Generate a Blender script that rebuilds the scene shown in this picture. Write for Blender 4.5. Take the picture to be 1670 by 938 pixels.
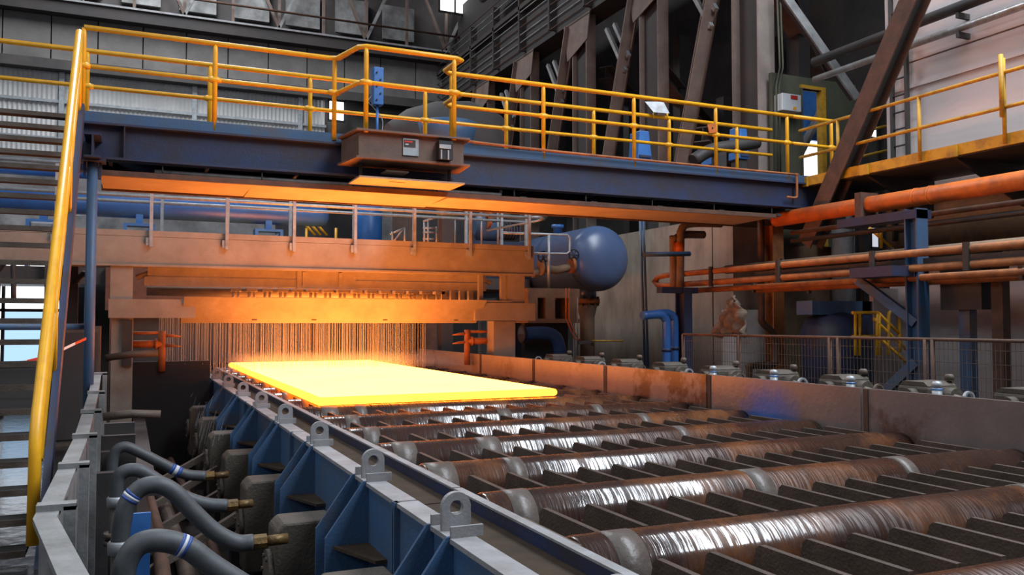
import bpy, math, random
from mathutils import Vector
random.seed(7)
for o in list(bpy.data.objects): bpy.data.objects.remove(o)
scene = bpy.context.scene
COL = scene.collection
# ------------------------------------------------------------------ camera
FPX, CAMZ = 1400.0, 1.0
PITCH, YAW = math.atan(58/1400.0), math.atan2(625, 1400)
cd = bpy.data.cameras.new('camera'); cam = bpy.data.objects.new('camera', cd); COL.objects.link(cam)
cd.sensor_width = 36.0; cd.lens = FPX/1670*36; cd.clip_end = 300; cd.clip_start = .05
cam.location = (0, 0, CAMZ); cam.rotation_euler = (math.pi/2+PITCH, 0, -YAW)
scene.camera = cam
# ------------------------------------------------------------------ light
w = bpy.data.worlds.new('hall_air'); scene.world = w; w.use_nodes = True
w.node_tree.nodes['Background'].inputs[0].default_value = (.62, .74, 1.0, 1)
w.node_tree.nodes['Background'].inputs[1].default_value = .085
def area(name, loc, sx, sy, power, col, rot=(0,0,0)):
    l = bpy.data.lights.new(name, 'AREA'); l.shape = 'RECTANGLE'; l.size = sx; l.size_y = sy; l.energy = power; l.color = col
    o = bpy.data.objects.new(name, l); COL.objects.link(o); o.location = loc; o.rotation_euler = rot; return o
area('roof_skylight_east', (11.2, 0, 16), 6.0, 20, 6200, (.84, .92, 1.0))
area('roof_fill_west', (-3.5, 5, 17), 3.2, 26, 900, (.88, .94, 1.0))  # added general fill from overhead left, source unseen
area('west_fill_light', (-12, 3, 9.5), 3.0, 18, 850, (.92, .95, 1.0), (0, -math.radians(72), 0))  # added fill to lift the dark lower right wall, no window known there
area('roof_skylight_far', (1, 31, 21), 4.0, 12, 3800, (.9, .95, 1.0))
scene.view_settings.view_transform = 'Standard'; scene.view_settings.look = 'None'
scene.view_settings.gamma = 1.0; scene.view_settings.use_curve_mapping = False
scene.view_settings.exposure = 0.0
# ------------------------------------------------------------------ pixel -> world (photo is 1670x938)
_c, _s, _C, _S = math.cos(PITCH), math.sin(PITCH), math.cos(YAW), math.sin(YAW)
def at(x, y, X=None, Y=None, Z=None):
    u = (x-835)/FPX; v = (469-y)/FPX
    F = _c-v*_s; d = (F*_S+u*_C, F*_C-u*_S, _s+v*_c)
    t = X/d[0] if X is not None else Y/d[1] if Y is not None else (Z-CAMZ)/d[2]
    return Vector((d[0]*t, d[1]*t, d[2]*t+CAMZ))
# ------------------------------------------------------------------ materials
MATS = {}
def M(name, col, rough=.6, metal=0.0, col2=None, scale=3.0, bump=0.0, bscale=40.0, stretch=(1,1,1), lo=.35, hi=.7, spec=.5, col3=None, s3=1.0, lo3=.55, hi3=.7):
    m = bpy.data.materials.new(name); m.use_nodes = True; nt = m.node_tree; b = nt.nodes['Principled BSDF']
    b.inputs['Roughness'].default_value = rough; b.inputs['Metallic'].default_value = metal
    b.inputs['Specular IOR Level'].default_value = spec; b.inputs['Base Color'].default_value = (*col, 1)
    tc = nt.nodes.new('ShaderNodeNewGeometry'); mp = nt.nodes.new('ShaderNodeMapping'); mp.inputs['Scale'].default_value = stretch
    nt.links.new(tc.outputs['Position'], mp.inputs['Vector'])
    src = None
    def layer(prev, c2, sc, a, bb):
        n = nt.nodes.new('ShaderNodeTexNoise'); n.inputs['Scale'].default_value = sc; n.inputs['Detail'].default_value = 6; n.inputs['Roughness'].default_value = .65
        nt.links.new(mp.outputs[0], n.inputs['Vector'])
        r = nt.nodes.new('ShaderNodeMapRange'); r.inputs[1].default_value = a; r.inputs[2].default_value = bb
        nt.links.new(n.outputs['Fac'], r.inputs[0])
        mx = nt.nodes.new('ShaderNodeMix'); mx.data_type = 'RGBA'
        nt.links.new(r.outputs[0], mx.inputs[0])
        if prev is None: mx.inputs[6].default_value = (*col, 1)
        else: nt.links.new(prev, mx.inputs[6])
        mx.inputs[7].default_value = (*c2, 1)
        return mx.outputs[2]
    if col2: src = layer(None, col2, scale, lo, hi)
    if col3: src = layer(src, col3, s3, lo3, hi3)
    if src is not None: nt.links.new(src, b.inputs['Base Color'])
    if bump:
        n = nt.nodes.new('ShaderNodeTexNoise'); n.inputs['Scale'].default_value = bscale; n.inputs['Detail'].default_value = 4
        nt.links.new(mp.outputs[0], n.inputs['Vector'])
        bp = nt.nodes.new('ShaderNodeBump'); bp.inputs['Strength'].default_value = bump; bp.inputs['Distance'].default_value = .02
        nt.links.new(n.outputs['Fac'], bp.inputs['Height']); nt.links.new(bp.outputs[0], b.inputs['Normal'])
    MATS[name] = m; return m
def EM(name, col, strength=1.0):
    m = bpy.data.materials.new(name); m.use_nodes = True; nt = m.node_tree
    for n in list(nt.nodes): nt.nodes.remove(n)
    e = nt.nodes.new('ShaderNodeEmission'); e.inputs[0].default_value = (*col, 1); e.inputs[1].default_value = strength
    o = nt.nodes.new('ShaderNodeOutputMaterial'); nt.links.new(e.outputs[0], o.inputs[0]); MATS[name] = m; return m
M('yellow', (.90,.45,.012), .42, 0, (.74,.34,.012), 5, .05, 60)
M('yellow_old', (.62,.33,.02), .5, 0, (.25,.12,.03), 4, .1, 60, lo=.45, hi=.75)
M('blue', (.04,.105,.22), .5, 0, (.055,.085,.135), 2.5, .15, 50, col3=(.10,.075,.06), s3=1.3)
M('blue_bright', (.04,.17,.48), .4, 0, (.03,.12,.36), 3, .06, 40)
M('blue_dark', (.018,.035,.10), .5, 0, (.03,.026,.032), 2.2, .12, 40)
M('beam_grey', (.30,.30,.31), .6, 0, (.19,.18,.18), 4, .15, 60)
M('parapet', (.24,.24,.24), .6, 0, (.12,.12,.115), 3, .2, 30)
M('tread', (.03,.028,.026), .8, 0, (.02,.018,.017), 6, .3, 60, spec=.2)
M('rust', (.115,.055,.032), .75, 0, (.055,.03,.022), 4, .3, 50)
M('rust_orange', (.42,.14,.035), .7, 0, (.16,.06,.025), 3.5, .25, 40)
M('dark', (.028,.026,.027), .6, 0, (.05,.04,.036), 3, .1)
M('black', (.012,.012,.013), .5)
M('steel_dirty', (.12,.092,.072), .6, .1, (.075,.055,.042), 5, .3, 60)
M('guide_bar', (.085,.058,.044), .5, 0, (.04,.027,.02), 4, .3, 60)
M('galv', (.40,.42,.44), .45, .35, (.26,.27,.28), 8, .05)
M('dusty', (.29,.245,.20), .7, 0, (.21,.17,.135), 2.2, .12, 40, col3=(.34,.29,.245), s3=.9)
M('header', (.42,.36,.29), .65, 0, (.30,.24,.19), 3, .12, 40)
M('lagging_wall', (.36,.22,.12), .7, 0, (.16,.10,.06), 1.4, .3, 10)
M('shield', (.36,.29,.225), .7, 0, (.26,.20,.155), 1.6, .1, 30)
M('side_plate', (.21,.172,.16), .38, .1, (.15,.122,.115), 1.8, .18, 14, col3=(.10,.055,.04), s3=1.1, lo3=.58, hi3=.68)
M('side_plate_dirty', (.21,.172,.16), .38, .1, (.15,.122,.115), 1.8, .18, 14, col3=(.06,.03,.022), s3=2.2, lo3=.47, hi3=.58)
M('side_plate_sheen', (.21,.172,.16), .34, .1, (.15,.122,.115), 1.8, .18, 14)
M('pink_column', (.36,.29,.26), .85, 0, (.25,.20,.18), 1.2, .2, 20)
M('brown_plate', (.17,.09,.06), .6, 0, (.10,.06,.045), 3, .15)
M('concrete', (.19,.175,.165), .85, 0, (.12,.11,.105), .9, .2, 30)
M('concrete_light', (.40,.32,.255), .85, 0, (.20,.155,.12), 1.2, .2, 20, stretch=(1,1,.4))
M('pink_wall', (.66,.57,.55), .8, 0, (.50,.45,.46), .7, .12, 8, stretch=(1,.35,1.6))
M('lower_wall', (.62,.58,.58), .85, 0, (.40,.36,.35), .9, .2, 10, stretch=(1,.5,1.6))
M('lagging', (.24,.15,.09), .7, 0, (.12,.08,.055), 1.6, .3, 12)
M('corrugated', (.62,.61,.60), .6, 0, (.46,.45,.44), .6, .05)
M('truss', (.20,.145,.12), .8, 0, (.12,.082,.068), 1.4, .25, 30)
M('truss_dark', (.035,.031,.031), .8, 0, (.055,.045,.042), .8)
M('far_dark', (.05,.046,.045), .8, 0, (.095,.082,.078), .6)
M('far_panel', (.32,.32,.315), .7, 0, (.12,.12,.12), 1.5)
M('hose', (.075,.082,.09), .55, 0, (.055,.06,.066), 14, .08)
M('hose_blue', (.03,.08,.30), .5)
M('hose_white', (.6,.62,.66), .5)
M('brass', (.20,.115,.03), .5, .5, (.07,.045,.025), 12, .2)
M('housing', (.085,.066,.048), .7, 0, (.05,.042,.034), 6, .35, 40)
M('wet_floor', (.022,.021,.021), .16, 0, (.04,.036,.033), 2, .25, 6, spec=.4)
M('pit', (.022,.02,.02), .75, 0, (.045,.038,.032), 2.5, .3, 12)
M('trough', (.06,.043,.03), .8, 0, (.04,.03,.023), 5, .2, spec=.1)
M('silver_pipe', (.55,.55,.56), .35, .6, (.3,.26,.22), 4, .3, 12)
M('white_box', (.66,.67,.68), .5)
M('red', (.5,.03,.02), .5)
M('olive', (.105,.105,.065), .7, 0, (.06,.062,.045), 1.3, .1)
M('tank', (.075,.125,.25), .3, 0, (.06,.10,.20), 1.5, .03, 20)
M('pipe_blue', (.035,.14,.42), .35, 0, (.03,.09,.28), 1.5, .06, 20)
M('cloth', (.13,.085,.055), .9, 0, (.06,.04,.03), 9, .4, 20)
M('orange_pipe', (.62,.15,.02), .5, 0, (.28,.085,.03), 2.4, .2, 20, lo=.45, hi=.72)
M('roll', (.05,.021,.013), .2, 0, (.026,.013,.01), 2.0, .0, spec=.9, col3=(.16,.06,.022), s3=1.2, lo3=.5, hi3=.68)
M('roll_band', (.12,.10,.088), .42, 0, (.075,.055,.045), 6, .2, 30)
EM('daylight', (.93,.96,1.0), 2.6)
EM('daylight_dim', (.85,.9,1.0), .7)
EM('daylight_blue', (.45,.7,1.0), 1.2)
# roll wet streaks: fine runs of water around the barrel
def wet(m):
    nt = m.node_tree; b = nt.nodes['Principled BSDF']; N = nt.nodes.new; K = nt.links.new
    g = N('ShaderNodeNewGeometry')
    def noise(sc, scale, rot=(0,0,0), det=4):
        mp = N('ShaderNodeMapping'); mp.inputs['Scale'].default_value = sc; mp.inputs['Rotation'].default_value = rot
        n = N('ShaderNodeTexNoise'); n.inputs['Scale'].default_value = scale; n.inputs['Detail'].default_value = det
        K(g.outputs['Position'], mp.inputs[0]); K(mp.outputs[0], n.inputs['Vector']); return n.outputs[0]
    def rng(x, a, c, o0, o1):
        r = N('ShaderNodeMapRange'); r.inputs[1].default_value = a; r.inputs[2].default_value = c; r.inputs[3].default_value = o0; r.inputs[4].default_value = o1; K(x, r.inputs[0]); return r.outputs[0]
    run = rng(noise((1,.045,.045), 85, (0,.12,.1), 3), .47, .56, 0, 1)      # thin runs of water round the barrel
    film = rng(noise((1,.25,.25), 2.6, det=2), .36, .56, .25, 1)            # wetter and drier lengths
    mu = N('ShaderNodeMath'); mu.operation = 'MULTIPLY'; K(run, mu.inputs[0]); K(film, mu.inputs[1])
    K(rng(mu.outputs[0], 0, 1, .30, .12), b.inputs['Roughness']); K(rng(mu.outputs[0], 0, 1, .09, 1.0), b.inputs['Specular IOR Level'])
    K(rng(mu.outputs[0], 0, 1, .0, .75), b.inputs['Coat Weight']); b.inputs['Coat Roughness'].default_value = .1; b.inputs['IOR'].default_value = 1.75; b.inputs['Coat IOR'].default_value = 1.7
    bp = N('ShaderNodeBump'); bp.inputs['Strength'].default_value = .35; bp.inputs['Distance'].default_value = .004
    K(noise((1,.1,.1), 60, (0,.1,.1)), bp.inputs['Height']); K(bp.outputs[0], b.inputs['Normal']); K(bp.outputs[0], b.inputs['Coat Normal'])
wet(MATS['roll'])
def painted_sheen(m, c, r0, r1, col):      # sheen painted into the base colour as a ragged round patch
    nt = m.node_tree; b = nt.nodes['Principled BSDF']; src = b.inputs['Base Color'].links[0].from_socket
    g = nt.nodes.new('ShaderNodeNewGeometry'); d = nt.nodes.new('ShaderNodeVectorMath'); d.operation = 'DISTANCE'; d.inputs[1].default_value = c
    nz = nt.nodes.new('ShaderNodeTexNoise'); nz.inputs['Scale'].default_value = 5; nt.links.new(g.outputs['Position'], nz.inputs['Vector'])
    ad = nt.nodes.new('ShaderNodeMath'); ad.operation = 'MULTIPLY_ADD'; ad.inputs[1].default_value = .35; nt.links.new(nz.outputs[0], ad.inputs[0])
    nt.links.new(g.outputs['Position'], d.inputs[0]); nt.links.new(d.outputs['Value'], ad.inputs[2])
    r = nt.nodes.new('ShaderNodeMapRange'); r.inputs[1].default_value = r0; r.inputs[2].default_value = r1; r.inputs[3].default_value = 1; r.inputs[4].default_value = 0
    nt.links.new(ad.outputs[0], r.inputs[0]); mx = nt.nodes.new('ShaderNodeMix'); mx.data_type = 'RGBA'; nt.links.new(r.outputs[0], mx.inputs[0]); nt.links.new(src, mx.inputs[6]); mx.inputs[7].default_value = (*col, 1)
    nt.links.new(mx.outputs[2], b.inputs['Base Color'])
painted_sheen(MATS['side_plate_sheen'], (6.6,7.7,-.12), .35, .75, (.05,.14,.45))
# hot steel: hotter on top, cooler on the edges
def hot(name, a, b_):
    m = bpy.data.materials.new(name); m.use_nodes = True; nt = m.node_tree
    for n in list(nt.nodes): nt.nodes.remove(n)
    g = nt.nodes.new('ShaderNodeNewGeometry'); n = nt.nodes.new('ShaderNodeTexNoise'); n.inputs['Scale'].default_value = .9; n.inputs['Detail'].default_value = 5
    nt.links.new(g.outputs['Position'], n.inputs['Vector'])
    mx = nt.nodes.new('ShaderNodeMix'); mx.data_type = 'RGBA'; mx.clamp_result = False
    mx.inputs[6].default_value = (*a, 1); mx.inputs[7].default_value = (*b_, 1); nt.links.new(n.outputs[0], mx.inputs[0])
    e = nt.nodes.new('ShaderNodeEmission'); nt.links.new(mx.outputs[2], e.inputs[0]); e.inputs[1].default_value = 1
    o = nt.nodes.new('ShaderNodeOutputMaterial'); nt.links.new(e.outputs[0], o.inputs[0]); MATS[name] = m
hot('slab_top', (15, 4.1, .68), (13.5, 3.5, .48)); hot('slab_edge', (10, 1.9, .10), (11, 2.2, .2))
# water strands
def watermat():
    m = bpy.data.materials.new('water'); m.use_nodes = True; nt = m.node_tree; b = nt.nodes['Principled BSDF']
    b.inputs['Base Color'].default_value = (.42,.45,.5,1); b.inputs['Roughness'].default_value = .12
    t = nt.nodes.new('ShaderNodeBsdfTransparent'); mx = nt.nodes.new('ShaderNodeMixShader'); mx.inputs[0].default_value = .3
    nt.links.new(t.outputs[0], mx.inputs[1]); nt.links.new(b.outputs[0], mx.inputs[2])
    nt.links.new(mx.outputs[0], nt.nodes['Material Output'].inputs[0]); MATS['water'] = m
watermat()
def mistmat():
    m = bpy.data.materials.new('steam'); m.use_nodes = True; nt = m.node_tree
    for n in list(nt.nodes): nt.nodes.remove(n)
    v = nt.nodes.new('ShaderNodeVolumeScatter'); v.inputs['Color'].default_value = (1,1,1,1)
    g = nt.nodes.new('ShaderNodeNewGeometry'); sx = nt.nodes.new('ShaderNodeSeparateXYZ'); nt.links.new(g.outputs['Position'], sx.inputs[0])
    mr = nt.nodes.new('ShaderNodeMapRange'); mr.inputs[1].default_value = .05; mr.inputs[2].default_value = .42; mr.inputs[3].default_value = .22; mr.inputs[4].default_value = 0
    nt.links.new(sx.outputs[2], mr.inputs[0]); nt.links.new(mr.outputs[0], v.inputs['Density'])
    o = nt.nodes.new('ShaderNodeOutputMaterial'); nt.links.new(v.outputs[0], o.inputs['Volume']); MATS['steam'] = m
mistmat()
# ------------------------------------------------------------------ mesh helpers
class MB:
    def __init__(s): s.v = []; s.f = []; s.sm = []; s.mi = []
    def add(s, v, f, smooth=False, mi=0):
        n = len(s.v); s.v += [tuple(p) for p in v]
        for q in f: s.f.append([i+n for i in q]); s.sm.append(smooth); s.mi.append(mi)
        return s
    def box(s, a, b):
        x0,x1 = sorted((a[0],b[0])); y0,y1 = sorted((a[1],b[1])); z0,z1 = sorted((a[2],b[2]))
        return s.add([(x0,y0,z0),(x1,y0,z0),(x1,y1,z0),(x0,y1,z0),(x0,y0,z1),(x1,y0,z1),(x1,y1,z1),(x0,y1,z1)],
                     [(0,3,2,1),(4,5,6,7),(0,1,5,4),(1,2,6,5),(2,3,7,6),(3,0,4,7)])
    def prism(s, pts, ax, a0, a1):          # pts: 2D outline in the other two axes (cyclic order), extruded along ax
        def mk(p, a):
            return (a, p[0], p[1]) if ax == 0 else (p[0], a, p[1]) if ax == 1 else (p[0], p[1], a)
        n = len(pts)
        v = [mk(p, a0) for p in pts]+[mk(p, a1) for p in pts]
        return s.add(v, [list(range(n))[::-1], list(range(n, 2*n))]+[(i, (i+1) % n, n+(i+1) % n, n+i) for i in range(n)])
    def tube(s, path, r, n=10, caps=True, smooth=True):
        P = [Vector(p) for p in path]; m = len(P); rs = r if isinstance(r, (list, tuple)) else [r]*m
        T = [(P[min(i+1, m-1)]-P[max(i-1, 0)]).normalized() for i in range(m)]
        up = Vector((0,0,1)) if abs(T[0].z) < .9 else Vector((1,0,0))
        nrm = T[0].cross(up).normalized(); v = []
        for i in range(m):
            nrm = (nrm-T[i]*nrm.dot(T[i])).normalized(); bn = T[i].cross(nrm)
            sc = 1.0
            if 0 < i < m-1:
                cs = (P[i]-P[i-1]).normalized().dot(T[i]); sc = 1/max(cs, .6)
            for k in range(n):
                a = 2*math.pi*k/n; v.append(P[i]+(nrm*math.cos(a)*sc+bn*math.sin(a))*rs[i])
        f = [(i*n+k, i*n+(k+1) % n, (i+1)*n+(k+1) % n, (i+1)*n+k) for i in range(m-1) for k in range(n)]
        s.add(v, f, smooth)
        if caps:
            b0 = len(s.v)-m*n
            s.f.append([b0+k for k in range(n)][::-1]); s.sm.append(False); s.mi.append(0)
            s.f.append([b0+(m-1)*n+k for k in range(n)]); s.sm.append(False); s.mi.append(0)
        return s
    def bar(s, a, b, wdt, h, up=(0,0,1)):    # rectangular bar from a to b
        a, b = Vector(a), Vector(b); t = (b-a).normalized(); u = Vector(up)
        if abs(t.dot(u)) > .98: u = Vector((0,1,0))
        x = t.cross(u).normalized(); u = x.cross(t)
        o = [x*wdt/2+u*h/2, -x*wdt/2+u*h/2, -x*wdt/2-u*h/2, x*wdt/2-u*h/2]
        return s.add([a+q for q in o]+[b+q for q in o], [(0,1,2,3),(7,6,5,4),(0,4,5,1),(1,5,6,2),(2,6,7,3),(3,7,4,0)])
    def ibeam(s, a, b, wdt, h, tf=.03, tw=.02, up=(0,0,1)):
        a, b = Vector(a), Vector(b); t = (b-a).normalized(); u = Vector(up)
        if abs(t.dot(u)) > .98: u = Vector((0,1,0))
        x = t.cross(u).normalized(); u = x.cross(t); d = u*(h-tf)/2
        s.bar(a+d, b+d, wdt, tf, u); s.bar(a-d, b-d, wdt, tf, u); s.bar(a, b, tw, h-2*tf, u); return s
    def ring(s, c, ax, r0, r1, t, n=20):     # flat ring (washer), axis ax
        v = []; 
        for sg in (-t/2, t/2):
            for r in (r0, r1):
                for k in range(n):
                    q = 2*math.pi*k/n; p = [0,0,0]; p[ax] = sg; p[(ax+1) % 3] = r*math.cos(q); p[(ax+2) % 3] = r*math.sin(q)
                    v.append((c[0]+p[0], c[1]+p[1], c[2]+p[2]))
        f = []
        for k in range(n):
            j = (k+1) % n
            f += [(k, n+k, n+j, j)[::-1], (2*n+k, 3*n+k, 3*n+j, 2*n+j), (n+k, 3*n+k, 3*n+j, n+j)[::-1], (k, 2*n+k, 2*n+j, j)]
        return s.add(v, f)
    def lathe(s, prof, c, ax, n=24, smooth=True):   # prof: list of (r, a) along axis ax
        v = []
        for r, a in prof:
            for k in range(n):
                q = 2*math.pi*k/n; p = [0,0,0]; p[ax] = a; p[(ax+1) % 3] = r*math.cos(q); p[(ax+2) % 3] = r*math.sin(q)
                v.append((c[0]+p[0], c[1]+p[1], c[2]+p[2]))
        m = len(prof)
        f = [(i*n+k, i*n+(k+1) % n, (i+1)*n+(k+1) % n, (i+1)*n+k) for i in range(m-1) for k in range(n)]
        s.add(v, f, smooth)
        b0 = len(s.v)-m*n
        s.f.append([b0+k for k in range(n)][::-1]); s.sm.append(False); s.mi.append(0)
        s.f.append([b0+(m-1)*n+k for k in range(n)]); s.sm.append(False); s.mi.append(0)
        return s
    def build(s, name, mat, parent=None, bevel=0):
        L = parent['_w'] if parent is not None and '_w' in parent else (0,0,0)
        me = bpy.data.meshes.new(name); me.from_pydata([(p[0]-L[0], p[1]-L[1], p[2]-L[2]) for p in s.v], [], s.f)
        me.polygons.foreach_set('use_smooth', s.sm); me.polygons.foreach_set('material_index', s.mi)
        for q in (mat if isinstance(mat, (list, tuple)) else [mat]): me.materials.append(MATS[q])
        me.update()
        o = bpy.data.objects.new(name, me); COL.objects.link(o)
        if parent is not None: o.parent = parent; o['_w'] = L
        if bevel:
            b = o.modifiers.new('bevel', 'BEVEL'); b.width = bevel; b.segments = 2; b.limit_method = 'ANGLE'
        return o
def tag(o, label=None, cat=None, group=None, kind=None):
    if label: o['label'] = label
    if cat: o['category'] = cat
    if group: o['group'] = group
    if kind: o['kind'] = kind
    return o
def thing(name, loc, label, cat, group=None):
    o = bpy.data.objects.new(name, None); COL.objects.link(o); o.location = loc; o['_w'] = tuple(loc); o.empty_display_size = .1
    return tag(o, label, cat, group)
def one(name, mb, mat, label, cat, group=None, kind=None, bevel=0):
    return tag(mb.build(name, mat, None, bevel), label, cat, group, kind)
def struct(name, mb, mat): return tag(mb.build(name, mat), kind='structure')
def sempty(name, loc=(0,0,0)):
    o = bpy.data.objects.new(name, None); COL.objects.link(o); o.location = loc; o['_w'] = tuple(loc); o['kind'] = 'structure'; return o
def dup(root, loc, label=None):
    def cp(o, par):
        c = o.copy(); COL.objects.link(c)
        if par is not None: c.parent = par
        for ch in list(o.children): cp(ch, c)
        return c
    r = cp(root, None); r.location = loc
    if label: r['label'] = label
    return r
ORD = ['first','second','third','fourth','fifth','sixth','seventh','eighth','ninth','tenth','eleventh','twelfth','thirteenth','fourteenth','fifteenth','sixteenth','seventeenth','eighteenth','nineteenth','twentieth']
def smooth_path(pts, n=6):                   # Catmull-Rom
    P = [Vector(p) for p in pts]; P = [2*P[0]-P[1]]+P+[2*P[-1]-P[-2]]; out = []
    for i in range(1, len(P)-2):
        for k in range(n):
            t = k/n; a, b, c, d = P[i-1:i+3]
            out.append(.5*((2*b)+(c-a)*t+(2*a-5*b+4*c-d)*t*t+(3*b-a-3*c+d)*t**3))
    out.append(P[-2]); return out
# ================================================================== SETTING
TX0, TX1 = 1.87, 6.6                       # inner width of the roller table
ROLLY = [1.33+1.135*i for i in range(20)]; RR = .2
struct('floor_pit', MB().box((-.3,-3,-2.0),(8.3,40,-1.9)), 'pit')
struct('floor_left', MB().box((-14,2.5,-1.1),(-.3,40,-.9)), 'wet_floor')
struct('floor_right', MB().box((8.3,-3,-1.1),(24,40,-.6)), 'wet_floor')
# far wall: cladding, girts, concrete panels, dark ledge beams
wf = sempty('wall_far', (0,40,0))
MB().box((-16,40.3,-1.9),(26,40.6,26)).build('backing', 'far_dark', wf)
def corr(x0, x1, z0, z1, y, name):
    n = int((x1-x0)/.0875); v = []; f = []
    for i in range(n+1):
        d = .05 if (i//1) % 2 else 0
        v += [(x0+(x1-x0)*i/n, y-d, z0), (x0+(x1-x0)*i/n, y-d, z1)]
    for i in range(n): f.append((2*i, 2*i+2, 2*i+3, 2*i+1))
    o = MB().add(v, f).build(name, 'corrugated', wf); o['kind'] = 'stuff'; return o
corr(-14, 2.4, 4.2, 11.5, 40.1, 'corrugated_sheet'); corr(2.55, 8.25, 4.2, 11.9, 40.1, 'corrugated_sheet')
for z in (6.2, 8.6, 10.15): MB().box((-14,39.95,z),(8.3,40.02,z+.12)).build('girt', 'galv', wf)
for x in (-8.0, -2.8, 2.4, 7.0): MB().box((x,39.9,4),(x+.2,40.05,11.6)).build('wall_post', 'galv', wf)
for i in range(17):
    MB().box((-13.6+i*1.75,39.85,11.85),(-13.6+i*1.75+1.70,40.1,14.0)).build('panel', 'concrete', wf)
MB().box((-14,39.5,11.45),(16,40.2,11.85)).build('ledge_beam', 'far_dark', wf)
MB().box((-14,39.3,13.75),(16,40.2,14.25)).build('crane_girder', 'truss_dark', wf)
MB().box((-14,39.2,14.25),(16,39.5,14.33)).build('girder_rail', 'beam_grey', wf)
for i in range(11):                        # pale glazing and cabinets behind the truss
    x = -12+i*2.3
    MB().box((x,39.9,14.75),(x+1.55,40.1,16.4)).build('wall_panel', 'far_panel', wf)
# truss standing on the crane girder of the far wall
tr = thing('roof_truss', (2,39.3,14.33), 'dark lattice truss with crossing braces along the top of the far wall', 'truss')
MB().box((-14,39.2,18.9),(16,39.5,19.3)).build('chord', 'truss_dark', tr)
MB().tube([(-14,39.0,15.0),(15,39.0,15.0)], .05, 6).build('pipe_run', 'rust', tr)
for i in range(14):
    x = -12+i*2.0
    MB().bar((x,39.3,14.33),(x,39.3,19), .12, .12).build('post', 'truss', tr)
    if i % 2: MB().bar((x,39.3,14.33),(x+2.0,39.3,18.9), .13, .13).build('brace', 'far_panel', tr)
    else: MB().bar((x+2.0,39.3,14.33),(x,39.3,18.9), .13, .13).build('brace', 'truss', tr)
# windows (daylight)
def window(n, a, b, nx, nz, mat='daylight'):
    ws = sempty('window_%d' % n, ((a[0]+b[0])/2, a[1], a[2])); y = a[1]
    fx = (b[0]-a[0])/nx; fz = (b[2]-a[2])/nz
    for i in range(nx):
        for k in range(nz):
            MB().box((a[0]+i*fx+.03,y,a[2]+k*fz+.03),(a[0]+(i+1)*fx-.03,y+.03,a[2]+(k+1)*fz-.03)).build('pane', mat if not (n == 1 and k == 0 and i != 2) else 'daylight_blue', ws)
    for i in range(nx+1): MB().box((a[0]+i*fx-.04,y-.05,a[2]),(a[0]+i*fx+.04,y+.05,b[2])).build('mullion', 'dark', ws)
    for k in range(nz+1): MB().box((a[0]-.04,y-.05,a[2]+k*fz-.04),(b[0]+.04,y+.05,a[2]+k*fz+.04)).build('transom', 'dark', ws)
window(1, (-7.5,25,-.1), (-1.35,25,2.75), 4, 2)
window(2, (8.35,39.7,10.45), (9.1,39.7,11.4), 1, 1)
window(3, (13.4,38.6,16.0), (15.0,38.6,17.6), 2, 1)
# side wall behind the stairs: dark panel right of the bright opening
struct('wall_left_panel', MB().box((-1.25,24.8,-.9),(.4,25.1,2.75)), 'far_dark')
# right wall, plane X = 13.8, big cladding panels near the camera
wr = sempty('wall_right', (13.8,5,0))
MB().box((13.92,-4,-1),(14.2,12.5,14)).build('backing', 'lower_wall', wr)
for i, (z0, z1) in enumerate(((3.9,6.05),(6.08,8.4),(8.43,11.0))):
    for k, (y0, y1) in enumerate(((8.72,12.5),(5.3,8.70),(1.9,5.28))):
        MB().box((13.8,y0,z0),(13.92,y1,z1)).build('panel', 'pink_wall', wr)
MB().box((13.76,-4,5.55),(13.8,12.4,5.63)).build('sheet_lap', 'pink_wall', wr)
for k, (y0, y1) in enumerate(((9.2,12.5),(6.6,9.18),(3.6,6.58))):
    MB().box((13.8,y0,-.6),(13.92,y1,1.98)).build('panel', 'lower_wall', wr)
    MB().box((13.75,y0,2.0),(13.92,y1,3.5)).build('lagging_panel', 'lagging_wall', wr)
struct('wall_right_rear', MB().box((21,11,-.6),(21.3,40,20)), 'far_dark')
struct('wall_right_return', MB().box((13.7,13.9,-.6),(21,14.1,1.2)), 'far_dark')
# ================================================================== ROLLER TABLE
roll = thing('table_roller', (0,ROLLY[0],-RR), 'x', 'roller', 'rollers of the roller table')
y, zc = ROLLY[0], -RR
MB().lathe([(RR*.95,TX0+.04),(RR,TX0+.06),(RR,TX1-.32),(RR*.9,TX1-.30),(RR*.9,TX1-.02)], (0,y,zc), 0, 40).build('barrel', 'roll', roll)
MB().lathe([(.09,TX0-.3),(.09,TX0+.05)], (0,y,zc), 0, 16).build('journal', 'steel_dirty', roll)
MB().lathe([(.09,TX1-.05),(.09,TX1+.3)], (0,y,zc), 0, 16).build('journal', 'steel_dirty', roll)
BANDS = [[(2.02,.2),(2.62,.13)], [(2.02,.2),(2.7,.2),(4.9,.10)], [(2.1,.16),(5.1,.11)], [(2.05,.15),(3.9,.16),(5.2,.12)]]
for i, yy in enumerate(ROLLY):
    nm = 'nearest the camera' if i == 0 else '%s from the camera' % ORD[i]
    lab = 'wet brown steel table roller, %s' % nm
    if i == 0: r = roll; r['label'] = lab
    else: r = dup(roll, (0,yy,-RR), lab)
    r['_w'] = (0,yy,-RR)
for i, yy in enumerate(ROLLY):
    r = [o for o in COL.objects if o.name.startswith('table_roller') and abs(o.location.y-yy) < 1e-4][0]
    for (bx, bw) in BANDS[i % 4]:
        bx += random.uniform(-.1,.1)
        MB().lathe([(RR*.99,bx-.001),(RR+.0035,bx),(RR+.0035,bx+bw),(RR*.99,bx+bw+.001)], (0,yy,-RR), 0, 40).build('wear_band', 'roll_band', r)
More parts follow.
